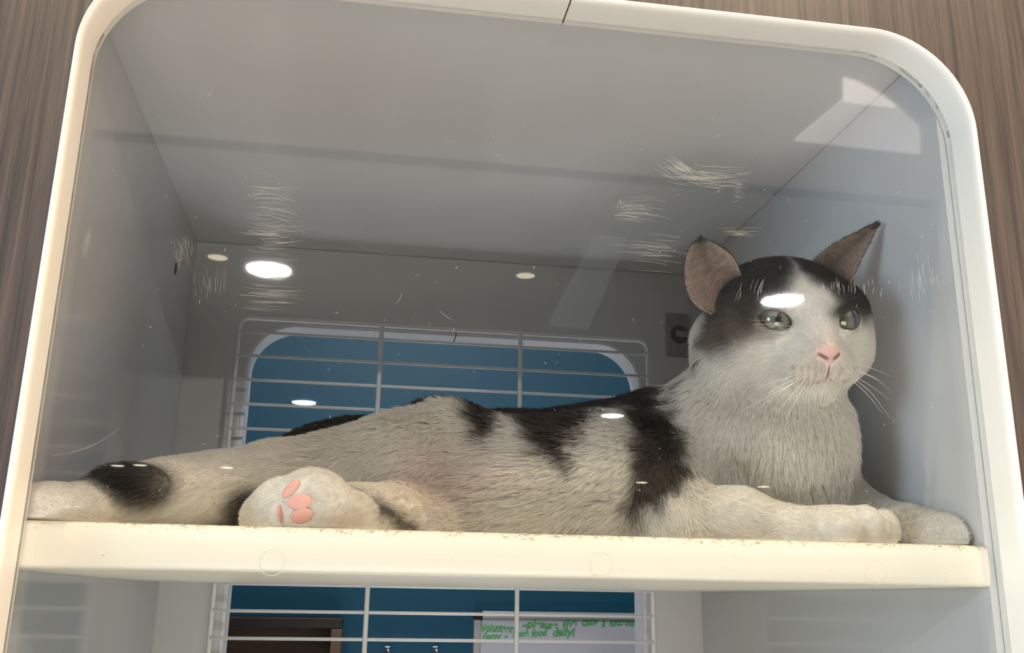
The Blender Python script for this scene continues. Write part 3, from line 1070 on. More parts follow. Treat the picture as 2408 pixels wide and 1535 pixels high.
def poly_sd(P, poly):
    """Signed distance (negative inside) of 2-D points to a polygon."""
    poly = np.asarray(poly, float)
    d = np.full(len(P), 1e9)
    ins = np.zeros(len(P), bool)
    for a, b in zip(poly, np.roll(poly, -1, 0)):
        e = b - a
        w = P - a
        t = np.clip((w @ e) / (e @ e), 0, 1)
        d = np.minimum(d, np.linalg.norm(w - t[:, None] * e, axis=1))
        c = ((a[1] <= P[:, 1]) & (b[1] > P[:, 1])) | ((b[1] <= P[:, 1]) & (a[1] > P[:, 1]))
        xs = a[0] + (P[:, 1] - a[1]) / (e[1] if abs(e[1]) > 1e-12 else 1e-12) * e[0]
        ins ^= c & (P[:, 0] < xs)
    return np.where(ins, -d, d)


from mathutils.bvhtree import BVHTree
BVH = BVHTree.FromPolygons([Vector(v) for v in BV], [tuple(int(i) for i in f) for f in BF])


def to_head(P):
    return (P - HO) @ HR * (1000.0 / HS)


def face_angles(Q):
    return np.stack([np.arctan2(Q[:, 0], Q[:, 1] + 25), np.arctan2(Q[:, 2], np.hypot(Q[:, 0], Q[:, 1] + 25))], 1)


# outlines of the dark patches in the cat's side view (x, z in metres) and on its head (azimuth, elevation about the skull)
POLY = dict(
    saddle=[(0.2568, 0.1169), (0.2518, 0.0837), (0.2612, 0.0688), (0.2678, 0.0592), (0.2734, 0.0727), (0.2866, 0.0942), (0.2919, 0.0770), (0.2971, 0.0598), (0.3078, 0.0555), (0.3202, 0.0468), (0.3235, 0.0607), (0.3297, 0.0707), (0.3404, 0.0818), (0.3587, 0.0953), (0.3804, 0.1050), (0.3688, 0.0836), (0.3645, 0.0560), (0.3604, 0.0351), (0.3575, 0.0223), (0.3639, 0.0138), (0.3747, 0.0250), (0.3882, 0.0353), (0.4060, 0.0483), (0.3988, 0.0578), (0.4076, 0.0716), (0.4081, 0.0920), (0.4126, 0.1145), (0.4259, 0.1411), (0.3300, 0.3000), (0.1600, 0.3000)],
    backline=[(0.2544, 0.0778), (0.2218, 0.0803), (0.1928, 0.0713), (0.1648, 0.0632), (0.1352, 0.0515), (0.1016, 0.0388), (0.0200, 0.3000), (0.2400, 0.3000)],
    shin=[(0.1678, 0.0251), (0.1807, 0.0245), (0.1955, 0.0202), (0.2067, 0.0140), (0.2183, 0.0039), (0.2073, 0.0033), (0.1986, 0.0098), (0.1863, 0.0156), (0.1719, 0.0189)],
)
FACE_L = [(-1.290, 0.151), (-1.232, 0.001), (-1.349, -0.171), (-1.033, -0.259), (-0.817, -0.203), (-0.650, -0.113), (-0.511, -0.056), (-0.373, -0.020), (-0.285, -0.009), (-0.259, 0.075), (-0.298, 0.187), (-0.267, 0.317), (-0.191, 0.504), (-0.011, 0.743), (0.150, 1.600), (-3.000, 1.600), (-3.000, 0.151)]
FACE_R = [(-0.070, 0.643), (-0.006, 0.421), (0.126, 0.323), (0.179, 0.234), (0.053, 0.108), (0.307, 0.013), (0.409, -0.005), (0.512, 0.044), (1.900, 0.024), (3.000, 0.200), (3.000, 1.600), (0.100, 1.600)]

WHITE = np.array([0.82, 0.785, 0.715])
BLACK = np.array([0.020, 0.019, 0.019])
TABBY = np.array([0.150, 0.120, 0.090])
PINK = np.array([0.72, 0.42, 0.38])


def coat(P, jitter=0.0, rng=None):
    """Colour of the coat at these points; jitter feathers the borders hair by hair."""
    n = len(P)
    j = np.zeros(n) if rng is None else rng.normal(0, 1, n) * jitter
    w = value_noise(P, 90, 1) - 0.5
    Q = to_head(P)
    headness = 1 / (1 + np.exp((np.linalg.norm((Q - np.array([0, 0, 4])) / np.stack([np.full(n, 68.0), np.full(n, 74.0), np.where(Q[:, 2] > 4, 85.0, 60.0)], 1), axis=1) - 1) * 14))
    S = P[:, [0, 2]]
    dark = poly_sd(S, POLY['saddle']) + w * 0.010 + j
    dark = np.minimum(dark, np.where(P[:, 1] > 0.124, poly_sd(S, POLY['backline']) + w * 0.008 + j, 1))
    dark = np.minimum(dark, np.where((P[:, 1] < 0.12) & (P[:, 1] > 0.045), poly_sd(S, POLY['shin']) + w * 0.004 + j * 0.6, 1))
    hk = (np.sqrt((((P - HOCK - np.array([-0.001, 0.0, 0.0])) / np.array([0.0280, 0.022, 0.0160])) ** 2).sum(1)) - 1) * 0.013
    dark = np.minimum(dark, hk + j * 0.15)
    tc_ = at(588, 1215, 0.085)
    tail = (np.sqrt((((P - tc_) / np.array([0.016, 0.030, 0.018])) ** 2).sum(1)) - 1) * 0.014 + j * 0.5
    tail = np.where(P[:, 1] > 0.060, tail, 1)
    dark = np.minimum(dark, tail)
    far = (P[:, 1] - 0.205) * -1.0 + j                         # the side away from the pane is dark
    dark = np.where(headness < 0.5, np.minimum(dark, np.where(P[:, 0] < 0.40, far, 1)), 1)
    A = face_angles(Q)
    fd = np.minimum(poly_sd(A, FACE_L), poly_sd(A, FACE_R)) * 0.055 + w * 0.003 + j * 0.3
    fd = np.where((Q[:, 1] < -38) & (Q[:, 2] > -20), -0.01, fd)
    dark = np.where(headness >= 0.5, fd, dark)
    m_ = 1 / (1 + np.exp(np.clip(dark / 0.0016, -30, 30)))
    # tabby warmth: cheeks and flank lighter, spine and crown black
    st = value_noise(P * np.array([1.0, 1.0, 0.35]), 120, 3)
    warm = np.clip(np.where(headness >= 0.5, np.clip((26 - Q[:, 2]) / 30, 0, 1) * np.clip((-Q[:, 0] + 15) / 30, 0.3, 1), np.clip((0.115 - P[:, 2]) / 0.06, 0, 1) * 0.55), 0, 1)
    warm = np.where(hk < 0.006, 0, warm) * (0.35 + 0.9 * st)
    D = BLACK[None] + (TABBY - BLACK)[None] * np.clip(warm, 0, 1)[:, None]
    D = np.where((hk < 0.004)[:, None], D * 0.22, D)  # hock patch painted blacker still, for the shadow over it
    col = WHITE[None] * (0.93 + 0.14 * value_noise(P, 55, 5))[:, None]
    # thin-haired pink skin on the belly, nose bridge and mouth
    bel = np.exp(-(((S - np.array([at(1060, 1120, 0.08)[0], at(1060, 1120, 0.08)[2]])) / np.array([0.040, 0.026])) ** 2).sum(1)) * (P[:, 1] < 0.14)
    col = col * (1 - 0.30 * bel[:, None]) + 0.30 * bel[:, None] * np.array([0.66, 0.45, 0.42])
    muz = np.exp(-(((Q - np.array([0, 58, -10])) / np.array([12, 14, 18])) ** 2).sum(1))
    col = col * (1 - 0.30 * muz[:, None]) + 0.30 * muz[:, None] * np.array([0.74, 0.50, 0.46])
    for i_ in range(3):
        for k_ in range(4):
            dd = np.hypot(np.abs(Q[:, 0]) - (8.5 + 4.2 * k_), Q[:, 2] - (-24.5 - 3.4 * i_ + 0.35 * k_))
            g_ = (np.clip((1.25 - dd) / 0.6, 0, 1) * (Q[:, 1] > 35) * 0.55)[:, None]
            col = col * (1 - g_) + g_ * np.array([0.42, 0.27, 0.23])
    for (qx, qy, ra_, rb_, an_, am_) in ((1742, 1082, 0.016, 0.006, -0.75, 0.40), (1790, 1100, 0.020, 0.009, -0.6, 0.22), (1760, 960, 0.030, 0.006, -0.35, 0.16), (1840, 1170, 0.022, 0.010, 0.0, 0.20)):
        c0_ = at(qx, qy, 0.075)
        e_ = S - np.array([c0_[0], c0_[2]])
        u_, v_ = e_[:, 0] * math.cos(an_) + e_[:, 1] * math.sin(an_), e_[:, 1] * math.cos(an_) - e_[:, 0] * math.sin(an_)
        g_ = (np.exp(-(u_ / ra_) ** 2 - (v_ / rb_) ** 2) * am_ * (P[:, 1] < 0.12) * (headness < 0.5) * (0.4 + 1.2 * value_noise(P, 240, 9)))[:, None]
        col = col * (1 - g_) + g_ * np.array([0.36, 0.29, 0.16])
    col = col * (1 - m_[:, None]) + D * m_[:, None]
    return col, m_, headness, Q


def nose_mask(Q):
    d = np.sqrt((Q[:, 0] / (7.4 + 0.62 * np.clip(Q[:, 2] + 17, -8, 5))) ** 2 + ((Q[:, 2] + 17) / 6.8) ** 2)
    return np.clip((1.05 - d) / 0.2, 0, 1) * (Q[:, 1] > 54)


def mouth_mask(Q):
    d = np.full(len(Q), 1e9)
    for s_ in (-1, 1):
        pts_ = np.array(MOUTH) * np.array([s_, 1, 1])
        for a, b in zip(pts_[:-1], pts_[1:]):
            e = b - a
            t = np.clip(((Q - a) @ e) / (e @ e), 0, 1)
            d = np.minimum(d, np.linalg.norm(Q - a - t[:, None] * e, axis=1))
    return np.clip((2.7 - d) / 1.6, 0, 1)


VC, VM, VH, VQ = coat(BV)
VC = VC * np.where((VH > 0.5) | (BV[:, 2] > 0.004), 0.84, 1.0)[:, None]      # skin under the hair
nm = nose_mask(VQ)[:, None]
VC = VC * (1 - nm) + nm * np.array([0.66, 0.41, 0.37])
mm = mouth_mask(VQ)[:, None] * 0.85
VC = VC * (1 - mm) + mm * np.array([0.27, 0.12, 0.11])
for s_ in (-1, 1):
    a_, b_ = np.array([s_ * 2.6, 66.5, -19.3]), np.array([s_ * 7.2, 64.0, -16.6])
    t_ = np.clip(((VQ - a_) @ (b_ - a_)) / ((b_ - a_) @ (b_ - a_)), 0, 1)
    nd = np.linalg.norm((VQ - a_ - t_[:, None] * (b_ - a_)) * np.array([1, 0.5, 1]), axis=1)[:, None]
    g_ = np.clip((1.7 - nd) / 0.9, 0, 1)
    VC = VC * (1 - g_) + g_ * np.array([0.20, 0.08, 0.07])
eye_d = np.full(len(BV), 1.0)
for ec, ur, ef, uu, s_ in EYES:
    eye_d = np.minimum(eye_d, np.abs(np.linalg.norm(BV - ec, axis=1) - 0.0118) + np.where((BV - ec) @ ef > 0.004, 0, 1))
rim = np.clip((0.0017 - eye_d) / 0.0008, 0, 1)[:, None] * 0.85
VC = VC * (1 - rim) + rim * np.array([0.055, 0.035, 0.03])

me = mesh_from(BV, BF, 'cat_body')
ca = me.color_attributes.new('coat', 'FLOAT_COLOR', 'POINT')
ca.data.foreach_set('color', np.concatenate([VC, np.ones((len(VC), 1))], 1).astype(np.float32).ravel())


def attr_mat(name, rough, sheen=0.0, hair=False):
    m = bpy.data.materials.new(name)
    m.use_nodes = True
    N, L = nodes_of(m)
    b = N['Principled BSDF']
    a = N.new('ShaderNodeAttribute')
    a.attribute_name = 'coat'
    L.new(a.outputs['Color'], b.inputs['Base Color'])
    b.inputs['Roughness'].default_value = rough
    b.inputs['Specular IOR Level'].default_value = 0.25
    if hair:
        df = N.new('ShaderNodeBsdfDiffuse')
        tl = N.new('ShaderNodeBsdfTranslucent')
        L.new(a.outputs['Color'], df.inputs['Color'])
        L.new(a.outputs['Color'], tl.inputs['Color'])
        m1 = N.new('ShaderNodeMixShader')
        m1.inputs[0].default_value = 0.30
        L.new(df.outputs[0], m1.inputs[1])
        L.new(tl.outputs[0], m1.inputs[2])
        m2 = N.new('ShaderNodeMixShader')
        m2.inputs[0].default_value = 0.12
        L.new(m1.outputs[0], m2.inputs[1])
        L.new(b.outputs[0], m2.inputs[2])
        L.new(m2.outputs[0], N['Material Output'].inputs['Surface'])
    return m


M['skin'] = attr_mat('cat_coat_skin', 0.7)
M['fur'] = attr_mat('cat_fur', 0.5, hair=True)
CAT = empty('cat', (0.30, 0.15, 0.0), label='white cat with dark tabby patches lying on the cream shelf', cat='cat')
body = link('body', me, M['skin'], CAT, smooth=True)

# ---- ears: thin cupped shells
def curve3(ctrl, n):
    """Catmull-Rom through 3-D points."""
    c = [np.asarray(p, float) for p in ctrl]
    c = [2 * c[0] - c[1]] + c + [2 * c[-1] - c[-2]]
    m_ = len(c) - 3
    out_ = []
    for i in range(n):
        u = i / (n - 1) * m_
        k = min(int(u), m_ - 1)
        t = u - k
        p0, p1, p2, p3 = c[k:k + 4]
        out_.append(0.5 * ((2 * p1) + (p2 - p0) * t + (2 * p0 - 5 * p1 + 4 * p2 - p3) * t ** 2 + (3 * p1 - p0 - 3 * p2 + p3) * t ** 3))
    return np.array(out_)


EAR_FUR = []


def ear(e1, e2, cup, back, label):
    n, m_ = 18, 13
    A = curve3([at(*p) for p in e1], n)
    B = curve3([at(*p) for p in e2], n)
    G = np.zeros((n, m_, 3))
    back = np.asarray(back, float) / np.linalg.norm(back)
    for i in range(n):
        v = i / (n - 1)
        for j in range(m_):
            u = j / (m_ - 1)
            G[i, j] = A[i] * (1 - u) + B[i] * u + back * cup * (4 * u * (1 - u)) ** 0.8 * (1 - v) ** 0.6
    du = np.gradient(G, axis=1)
    dv = np.gradient(G, axis=0)
    Nn = np.cross(du, dv)
    Nn /= np.linalg.norm(Nn, axis=2)[..., None] + 1e-9
    Nn[-1] = Nn[-2]
    if (Nn[n // 2, m_ // 2] @ back) < 0:
        Nn = -Nn
    th = 0.0011
    V = np.concatenate([(G - Nn * 0).reshape(-1, 3), (G + Nn * th).reshape(-1, 3)])
    F = []
    q = n * m_
    for i in range(n - 1):
        for j in range(m_ - 1):
            a = i * m_ + j
            F.append((a, a + 1, a + m_ + 1, a + m_))
            F.append((q + a, q + a + m_, q + a + m_ + 1, q + a + 1))
    loop = [j for j in range(m_)] + [i * m_ + m_ - 1 for i in range(1, n)] + [(n - 1) * m_ + j for j in range(m_ - 2, -1, -1)] + [i * m_ for i in range(n - 2, 0, -1)]
    for a, b in zip(loop, loop[1:] + loop[:1]):
        F.append((a, b, q + b, q + a))
    bm = bmesh.new()
    me = mesh_from(V, F)
    bm.from_mesh(me)
    bpy.data.meshes.remove(me)
    me = bm_mesh(bm)
    # colour: pinkish with painted shade deep inside, brown-grey towards rim and tip, black outside
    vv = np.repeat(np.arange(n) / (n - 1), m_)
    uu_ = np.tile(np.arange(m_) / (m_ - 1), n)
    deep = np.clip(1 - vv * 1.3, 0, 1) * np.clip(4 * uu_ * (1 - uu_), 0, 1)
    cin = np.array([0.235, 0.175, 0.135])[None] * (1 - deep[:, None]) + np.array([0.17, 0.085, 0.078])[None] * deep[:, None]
    cout = np.tile(BLACK[None] * 1.3, (q, 1))
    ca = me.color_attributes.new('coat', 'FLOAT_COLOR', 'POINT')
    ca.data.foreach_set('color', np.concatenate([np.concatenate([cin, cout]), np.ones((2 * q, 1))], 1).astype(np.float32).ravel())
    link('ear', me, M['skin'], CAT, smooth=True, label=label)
    EAR_FUR.append((G, Nn, th))


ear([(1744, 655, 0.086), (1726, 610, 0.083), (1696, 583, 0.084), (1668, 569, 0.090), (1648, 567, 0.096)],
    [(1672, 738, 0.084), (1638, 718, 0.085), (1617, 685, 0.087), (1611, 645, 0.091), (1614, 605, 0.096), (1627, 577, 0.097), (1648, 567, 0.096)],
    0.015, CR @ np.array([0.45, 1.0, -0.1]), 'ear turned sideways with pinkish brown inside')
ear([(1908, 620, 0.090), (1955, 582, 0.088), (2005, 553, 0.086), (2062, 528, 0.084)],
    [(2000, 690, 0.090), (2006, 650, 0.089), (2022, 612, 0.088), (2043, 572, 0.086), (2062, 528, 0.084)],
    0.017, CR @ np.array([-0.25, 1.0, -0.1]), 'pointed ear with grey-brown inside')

# ---- eyes
m = M['eye'] = bpy.data.materials.new('cat_eye')
m.use_nodes = True
N, L = nodes_of(m)
b = N['Principled BSDF']
b.inputs['Roughness'].default_value = 0.06
b.inputs['Coat Weight'].default_value = 1.0
tc = N.new('ShaderNodeTexCoord')
sx = N.new('ShaderNodeSeparateXYZ')
L.new(tc.outputs['Object'], sx.inputs[0])


def mth(op, a, b_=None):
    nd = N.new('ShaderNodeMath')
    nd.operation = op
    for i, v in enumerate((a, b_)):
        if v is None:
            continue
        if isinstance(v, (int, float)):
            nd.inputs[i].default_value = v
        else:
            L.new(v, nd.inputs[i])
    return nd.outputs[0]


xx = mth('ADD', sx.outputs['X'], -0.0015)
rad = mth('SQRT', mth('ADD', mth('POWER', mth('ABSOLUTE', xx), 2), mth('POWER', mth('ABSOLUTE', sx.outputs['Y']), 2)))
pup = mth('SQRT', mth('ADD', mth('POWER', mth('ABSOLUTE', mth('DIVIDE', xx, 0.0021)), 2), mth('POWER', mth('ABSOLUTE', mth('DIVIDE', sx.outputs['Y'], 0.0062)), 2)))
rr = N.new('ShaderNodeValToRGB')
rr.color_ramp.elements[0].position = 0.30
rr.color_ramp.elements[0].color = (0.095, 0.105, 0.075, 1)
rr.color_ramp.elements[1].position = 0.95
rr.color_ramp.elements[1].color = (0.05, 0.055, 0.04, 1)
e2 = rr.color_ramp.elements.new(0.6)
e2.color = (0.135, 0.145, 0.105, 1)
L.new(mth('DIVIDE', rad, 0.0095), rr.inputs[0])
pr = N.new('ShaderNodeMapRange')
pr.inputs[1].default_value = 0.92
pr.inputs[2].default_value = 1.08
L.new(pup, pr.inputs[0])
mx = N.new('ShaderNodeMix')
mx.data_type = 'RGBA'
mx.inputs[6].default_value = (0.004, 0.004, 0.005, 1)
L.new(pr.outputs[0], mx.inputs[0])
L.new(rr.outputs[0], mx.inputs[7])
L.new(mx.outputs[2], b.inputs['Base Color'])
for ec, ur, ef, uu, s_ in EYES:
    bm = bmesh.new()
    bmesh.ops.create_uvsphere(bm, u_segments=32, v_segments=20, radius=0.0119)
    me = bm_mesh(bm)
    o = link('eye', me, M['eye'], CAT, smooth=True, label='grey-green eye with a dark upright pupil')
    o.matrix_parent_inverse = Matrix()
    o.matrix_basis = Matrix.Translation(-CAT.location) @ Matrix([[ur[i], uu[i], ef[i], ec[i]] for i in range(3)] + [[0, 0, 0, 1]])

# ---- paw pads on the upturned hind paw
M['pad'] = mat('pink_paw_pad', (0.70, 0.37, 0.31), 0.55, noise=(300, 0.08, 0.15))


def cast(px, py):
    d = CR @ np.array([(px - 1204) / FPX, 1.0, -(py - 767.5) / FPX])
    h = BVH.ray_cast(Vector(CAM), Vector(d).normalized())
    return h[0], h[1]


for (px, py, a, b_, ang) in ((684, 1149, 0.0068, 0.0036, 42), (705, 1180, 0.0074, 0.0046, 8), (709, 1211, 0.0068, 0.0047, 20), (659, 1208, 0.0055, 0.0013, 100)):
    p, nrm = cast(px, py)
    bm = bmesh.new()
    bmesh.ops.create_uvsphere(bm, u_segments=20, v_segments=12, radius=1.0)
    x_ = Vector((1, 0, 0))
    x_ = (x_ - nrm * x_.dot(nrm)).normalized()
    z_ = nrm.cross(x_)
    if z_.z < 0:
        z_ = -z_
    ca_, sa_ = math.cos(math.radians(ang)), math.sin(math.radians(ang))
    ax, az = x_ * ca_ + z_ * sa_, z_ * ca_ - x_ * sa_
    for v in bm.verts:
        c = v.co.copy()
        v.co = p + ax * c.x * a + az * c.y * b_ + nrm * (c.z * 0.0018 + 0.0002)
    link('paw_pad', bm_mesh(bm), M['pad'], CAT, smooth=True, label='pink paw pad')
PAD_AT = [np.array(cast(px, py)[0]) for px, py in ((686, 1152), (704, 1180), (709, 1211), (660, 1205))]

# ---- mouth: a thin lip line that follows the muzzle
M['lip'] = mat('dark_pink_lip', (0.36, 0.18, 0.165), 0.6, noise=(300, 0.15, 0))
MOUTH_PATH = []
for path in ([(-22, -33.5), (-17, -36.0), (-11, -36.8), (-5, -35.2), (0, -32.0), (5, -35.2), (11, -36.8), (17, -36.0), (22, -33.5)], [(0, -23.5), (0, -28.0), (0, -32.0)]):
    P3 = []
    for (a, c) in path:
        o_ = Vector(hl(a, 120, c))
        h = BVH.ray_cast(o_, Vector(-HR[:, 1]))
        if h[0] is not None:
            P3.append(np.array(h[0]) + np.array(h[1]) * 0.0004)
    if len(P3) > 2:
        C3 = curve3(P3, 24)
        MOUTH_PATH.append(C3)
        link('mouth_line', tube(C3, [0.00075 * (0.35 + 0.65 * math.sin(math.pi * (i + 0.5) / 24)) for i in range(24)], 6), M['lip'], CAT, smooth=True, label='dark pink mouth line')
MOUTH_PTS = np.concatenate(MOUTH_PATH)

# ---- whiskers
M['whisker'] = mat('white_whisker', (0.85, 0.84, 0.82), 0.4)
for ctrl in ([(1996, 862, 0.058), (2040, 880, 0.062), (2080, 900, 0.066)], [(1992, 876, 0.056), (2045, 905, 0.060), (2092, 940, 0.064)], [(1996, 880, 0.054), (2050, 925, 0.056), (2094, 985, 0.060)],
             [(1994, 886, 0.055), (2038, 925, 0.056), (2078, 975, 0.058)], [(1998, 868, 0.058), (2055, 888, 0.060), (2094, 918, 0.065)], [(2000, 852, 0.060), (2050, 866, 0.064), (2098, 846 + 40, 0.070)],
             [(1890, 880, 0.050), (1850, 900, 0.048), (1805, 925, 0.046)], [(1885, 886, 0.050), (1845, 915, 0.046), (1795, 950, 0.044)], [(1895, 892, 0.050), (1860, 930, 0.046), (1825, 975, 0.044)],
             [(1888, 876, 0.051), (1835, 893, 0.049), (1780, 908, 0.048)], [(1900, 895, 0.050), (1872, 940, 0.047), (1850, 985, 0.045)], [(1883, 890, 0.050), (1815, 928, 0.046), (1735, 970, 0.044)],
             [(1985, 700, 0.072), (1996, 668, 0.068), (2014, 646, 0.066)]):
    P3 = curve3([at(*p) for p in ctrl], 10)
    link('whisker', tube(P3, [0.00021 * (1 - 0.8 * i / 9) for i in range(10)], 5, caps=False), M['whisker'], CAT, smooth=True)

# ---- coat of hairs
def make_fur(n_hairs, rng):
    cen = BV[TRI].mean(1)
    fn = FN / (2 * AREA[:, None] + 1e-15)
    view = CAM - cen
    view /= np.linalg.norm(view, axis=1)[:, None]
    facing = (fn * view).sum(1)
    Qc = to_head(cen)
    hd = np.linalg.norm((Qc - np.array([0, 0, 4])) / np.array([66, 72, 60]), axis=1) < 1
    w = AREA * np.where(facing > -0.25, 1.0, 0.12) * np.where(hd, 2.6, 1.0)
    w *= cen[:, 2] > 0.003
    k = rng.choice(len(TRI), n_hairs, p=w / w.sum())
    r1, r2 = np.sqrt(rng.random(n_hairs)), rng.random(n_hairs)
    b0, b1, b2 = 1 - r1, r1 * (1 - r2), r1 * r2
    T = TRI[k]
    P = BV[T[:, 0]] * b0[:, None] + BV[T[:, 1]] * b1[:, None] + BV[T[:, 2]] * b2[:, None]
    Nn = BN[T[:, 0]] * b0[:, None] + BN[T[:, 1]] * b1[:, None] + BN[T[:, 2]] * b2[:, None]
    Nn /= np.linalg.norm(Nn, axis=1)[:, None]
    col, dm, head, Q = coat(P, 0.0028, rng)
    keep = nose_mask(Q) < 0.7
    nr_ = np.nonzero((head > 0.5) & (Q[:, 1] > 25) & (Q[:, 2] < -15))[0]
    keep[nr_] &= np.linalg.norm(P[nr_][:, None] - MOUTH_PTS[None], axis=2).min(1) > 0.0016
    for ec, ur, ef, uu, s_ in EYES:
        d = P - ec
        keep &= ~((np.linalg.norm(d, axis=1) < 0.0150) & (d @ ef > 0.0035) & (np.abs(d @ uu) < 0.0088) & (np.abs(d @ ur) < 0.0140))
    for p in PAD_AT:
        keep &= np.linalg.norm(P - p, axis=1) > 0.0062
    P, Nn, col, dm, head, Q = (a[keep] for a in (P, Nn, col, dm, head, Q))
    n = len(P)
    # lie of the coat and length from the limbs
    fl = np.zeros((n, 3))
    rr_ = np.zeros(n)
    ws = np.zeros(n)
    for a, b, r in FLOW:
        e = b - a
        l = np.linalg.norm(e) + 1e-9
        t = np.clip(((P - a) @ e) / l ** 2, 0, 1)
        d = np.linalg.norm(P - a - t[:, None] * e, axis=1) - r
        wt = np.exp(-np.clip(d, -0.02, 1) / 0.006)
        fl += wt[:, None] * e / l
        rr_ += wt * r
        ws += wt
    fl /= ws[:, None] + 1e-12
    rad = rr_ / (ws + 1e-12)
    L_ = np.clip((rad - 0.0155) * 0.30 + 0.0030, 0.0026, 0.0115)
    L_ = np.where(np.linalg.norm((P - HOCK) / np.array([0.030, 0.022, 0.018]), axis=1) < 1, 0.0062, L_)
    fl[:, 2] -= np.where(rad > 0.03, 0.35, 0.05)
    nose = HO + HR @ (np.array([0, 72, -12]) * 0.001 * HS)
    fh = P - nose
    fh /= np.linalg.norm(fh, axis=1)[:, None]
    fl = fl * (1 - head[:, None]) + fh * head[:, None]
    hlen = np.clip(0.0026 + (44 - Q[:, 1]) * 0.00007, 0.0015, 0.0085)
    L_ = L_ * (1 - head) + hlen * head
    L_ *= 0.65 + 0.6 * rng.random(n)
    long_ = rng.random(n) < 0.05
    L_ = np.where(long_ & (head < 0.5) & (rad > 0.03), L_ * 1.45, L_)
    # clumping noise turns the lie a little from place to place
    wob = np.stack([value_noise(P, 70, 11 + i) - 0.5 for i in range(3)], 1) * 0.9
    fl = fl + wob + rng.normal(0, 0.16, (n, 3))
    tng = fl - Nn * (fl * Nn).sum(1)[:, None]
    tng /= np.linalg.norm(tng, axis=1)[:, None] + 1e-9
    lift = (0.38 + 0.22 * rng.random(n))[:, None]
    d0 = Nn * (lift + 0.25) + tng * 0.75
    d1 = Nn * (lift - 0.18) + tng
    d0 /= np.linalg.norm(d0, axis=1)[:, None]
    d1 /= np.linalg.norm(d1, axis=1)[:, None]
    K = 5
    pts = np.zeros((n, K, 3))
    pts[:, 0] = P - Nn * 0.0006
    for i in range(1, K):
        t = i / (K - 1)
        pts[:, i] = pts[:, i - 1] + (d0 * (1 - t) + d1 * t) * (L_ / (K - 1))[:, None]
    near_ = np.nonzero((head > 0.5) & (Q[:, 1] > 25) & (Q[:, 2] < -15))[0]
    over = np.zeros(n, bool)
    over[near_] = np.linalg.norm(pts[near_, -1][:, None] - MOUTH_PTS[None], axis=2).min(1) < 0.0022
    pts = np.where(over[:, None, None], pts[:, :1] + (pts - pts[:, :1]) * 0.25, pts)      # nothing hangs over the lips
    # tufts: hairs of one small patch lean together
    for cell, pull in ((0.0075, 0.36), (0.0032, 0.28)):
        key = np.floor(P / cell + value_noise(P, 160, 31)[:, None] * 0.8).astype(np.int64)
        key = key[:, 0] * 73856093 ^ key[:, 1] * 19349663 ^ key[:, 2] * 83492791
        _, inv, cnt_ = np.unique(key, return_inverse=True, return_counts=True)
        mean = np.stack([np.bincount(inv, pts[:, -1, i]) for i in range(3)], 1) / cnt_[:, None]
        off = (mean[inv] - pts[:, -1]) * (pull * np.where(head > 0.5, 0.08, 0.35 + 0.65 * (rad > 0.026)))[:, None]
        for i in range(1, K):
            pts[:, i] += off * (i / (K - 1)) ** 1.6
    pts[..., 2] = np.maximum(pts[..., 2], 0.0008)
    pts[..., 1] = np.maximum(pts[..., 1], 0.0045)
    pts[..., 0] = np.clip(pts[..., 0], XL + 0.0006, XR - 0.0006)
    # hair-by-hair tone; ticked hairs in the tabby
    tone = rng.normal(1.0, 0.07, n)
    tick = (rng.random(n) < 0.16) & (dm > 0.5)
    col = col * tone[:, None]
    col[tick] = col[tick] * 1.5 + np.array([0.05, 0.042, 0.033])
    return pts, np.clip(col, 0.004, 0.9)


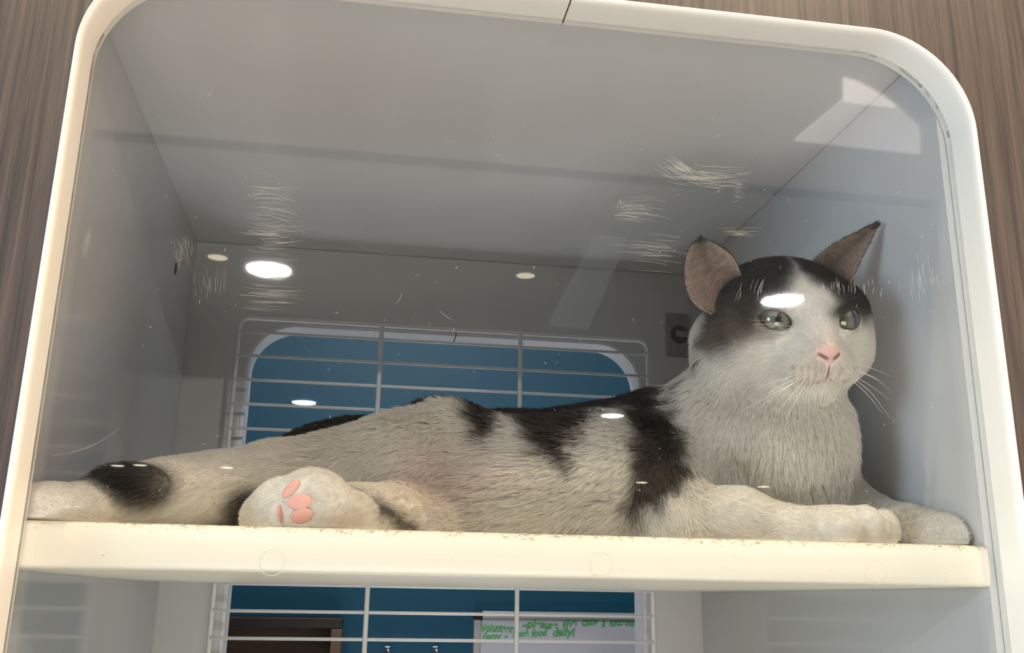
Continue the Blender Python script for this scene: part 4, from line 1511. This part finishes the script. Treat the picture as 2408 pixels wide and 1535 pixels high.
def ear_fur(rng):
    PT, CC = [], []
    for G, Nn, th in EAR_FUR:
        n, m_ = G.shape[:2]
        for _ in range(5200):
            v, u = rng.random() ** 1.2 * (n - 1.01), rng.random() * (m_ - 1.01)
            i, j = int(v), int(u)
            f, g = v - i, u - j
            p = G[i, j] * (1 - f) * (1 - g) + G[i + 1, j] * f * (1 - g) + G[i, j + 1] * (1 - f) * g + G[i + 1, j + 1] * f * g
            nn = Nn[i, j]
            up_ = G[min(i + 1, n - 1), j] - G[i, j]
            up_ /= np.linalg.norm(up_) + 1e-9
            edge = min(u, m_ - 1 - u) / (m_ - 1)
            outside = rng.random() < 0.5
            rn = rng.normal(0, 0.25, 3)
            if outside:
                d = up_ + nn * 0.35 + rn
                p = p + nn * th
                c = BLACK * rng.uniform(0.8, 2.0)
                l = rng.uniform(0.003, 0.0055)
            else:
                rim_ = edge < 0.07 or v > (n - 1) * 0.92
                across = (G[i, m_ // 2] - p)
                across /= np.linalg.norm(across) + 1e-9
                if rim_:
                    d = up_ * 0.8 - across * 0.5 - nn * 0.1 + rn
                    c = np.array([0.10, 0.075, 0.05]) * rng.uniform(0.4, 1.3)
                    l = rng.uniform(0.002, 0.004)
                else:
                    if rng.random() < 0.55:
                        continue
                    d = up_ * 0.5 + across * 0.8 - nn * 0.5 + rn
                    c = np.array([0.30, 0.24, 0.19]) * rng.uniform(0.5, 1.4)
                    l = rng.uniform(0.004, 0.012) * (1 - 0.6 * v / n)
            d /= np.linalg.norm(d)
            PT.append([p + d * l * t for t in (0, 0.25, 0.5, 0.75, 1.0)])
            CC.append(c)
    return np.array(PT), np.array(CC)


def hair_object(name, pts, col, r_root, r_tip, parent, **kw):
    n, K = pts.shape[:2]
    hc = bpy.data.hair_curves.new(name)
    hc.add_curves([K] * n)
    hc.points.foreach_set('position', pts.astype(np.float32).ravel())
    rad = np.linspace(r_root, r_tip, K)
    ra = hc.attributes.get('radius') or hc.attributes.new('radius', 'FLOAT', 'POINT')
    ra.data.foreach_set('value', np.tile(rad, n).astype(np.float32))
    at_ = hc.attributes.new('coat', 'FLOAT_COLOR', 'CURVE')
    at_.data.foreach_set('color', np.concatenate([col, np.ones((n, 1))], 1).astype(np.float32).ravel())
    hc.materials.append(M['fur'])
    o = bpy.data.objects.new(name, hc)
    COL.objects.link(o)
    o.parent = parent
    o.matrix_parent_inverse = Matrix.Translation(-parent.location)
    return tag(o, **kw)


fp, fc = make_fur(260000, RNG)
ep, ec_ = ear_fur(RNG)
hair_object('fur', np.concatenate([fp, ep]), np.concatenate([fc, ec_]), 0.00013, 0.00003, CAT, kind='stuff')
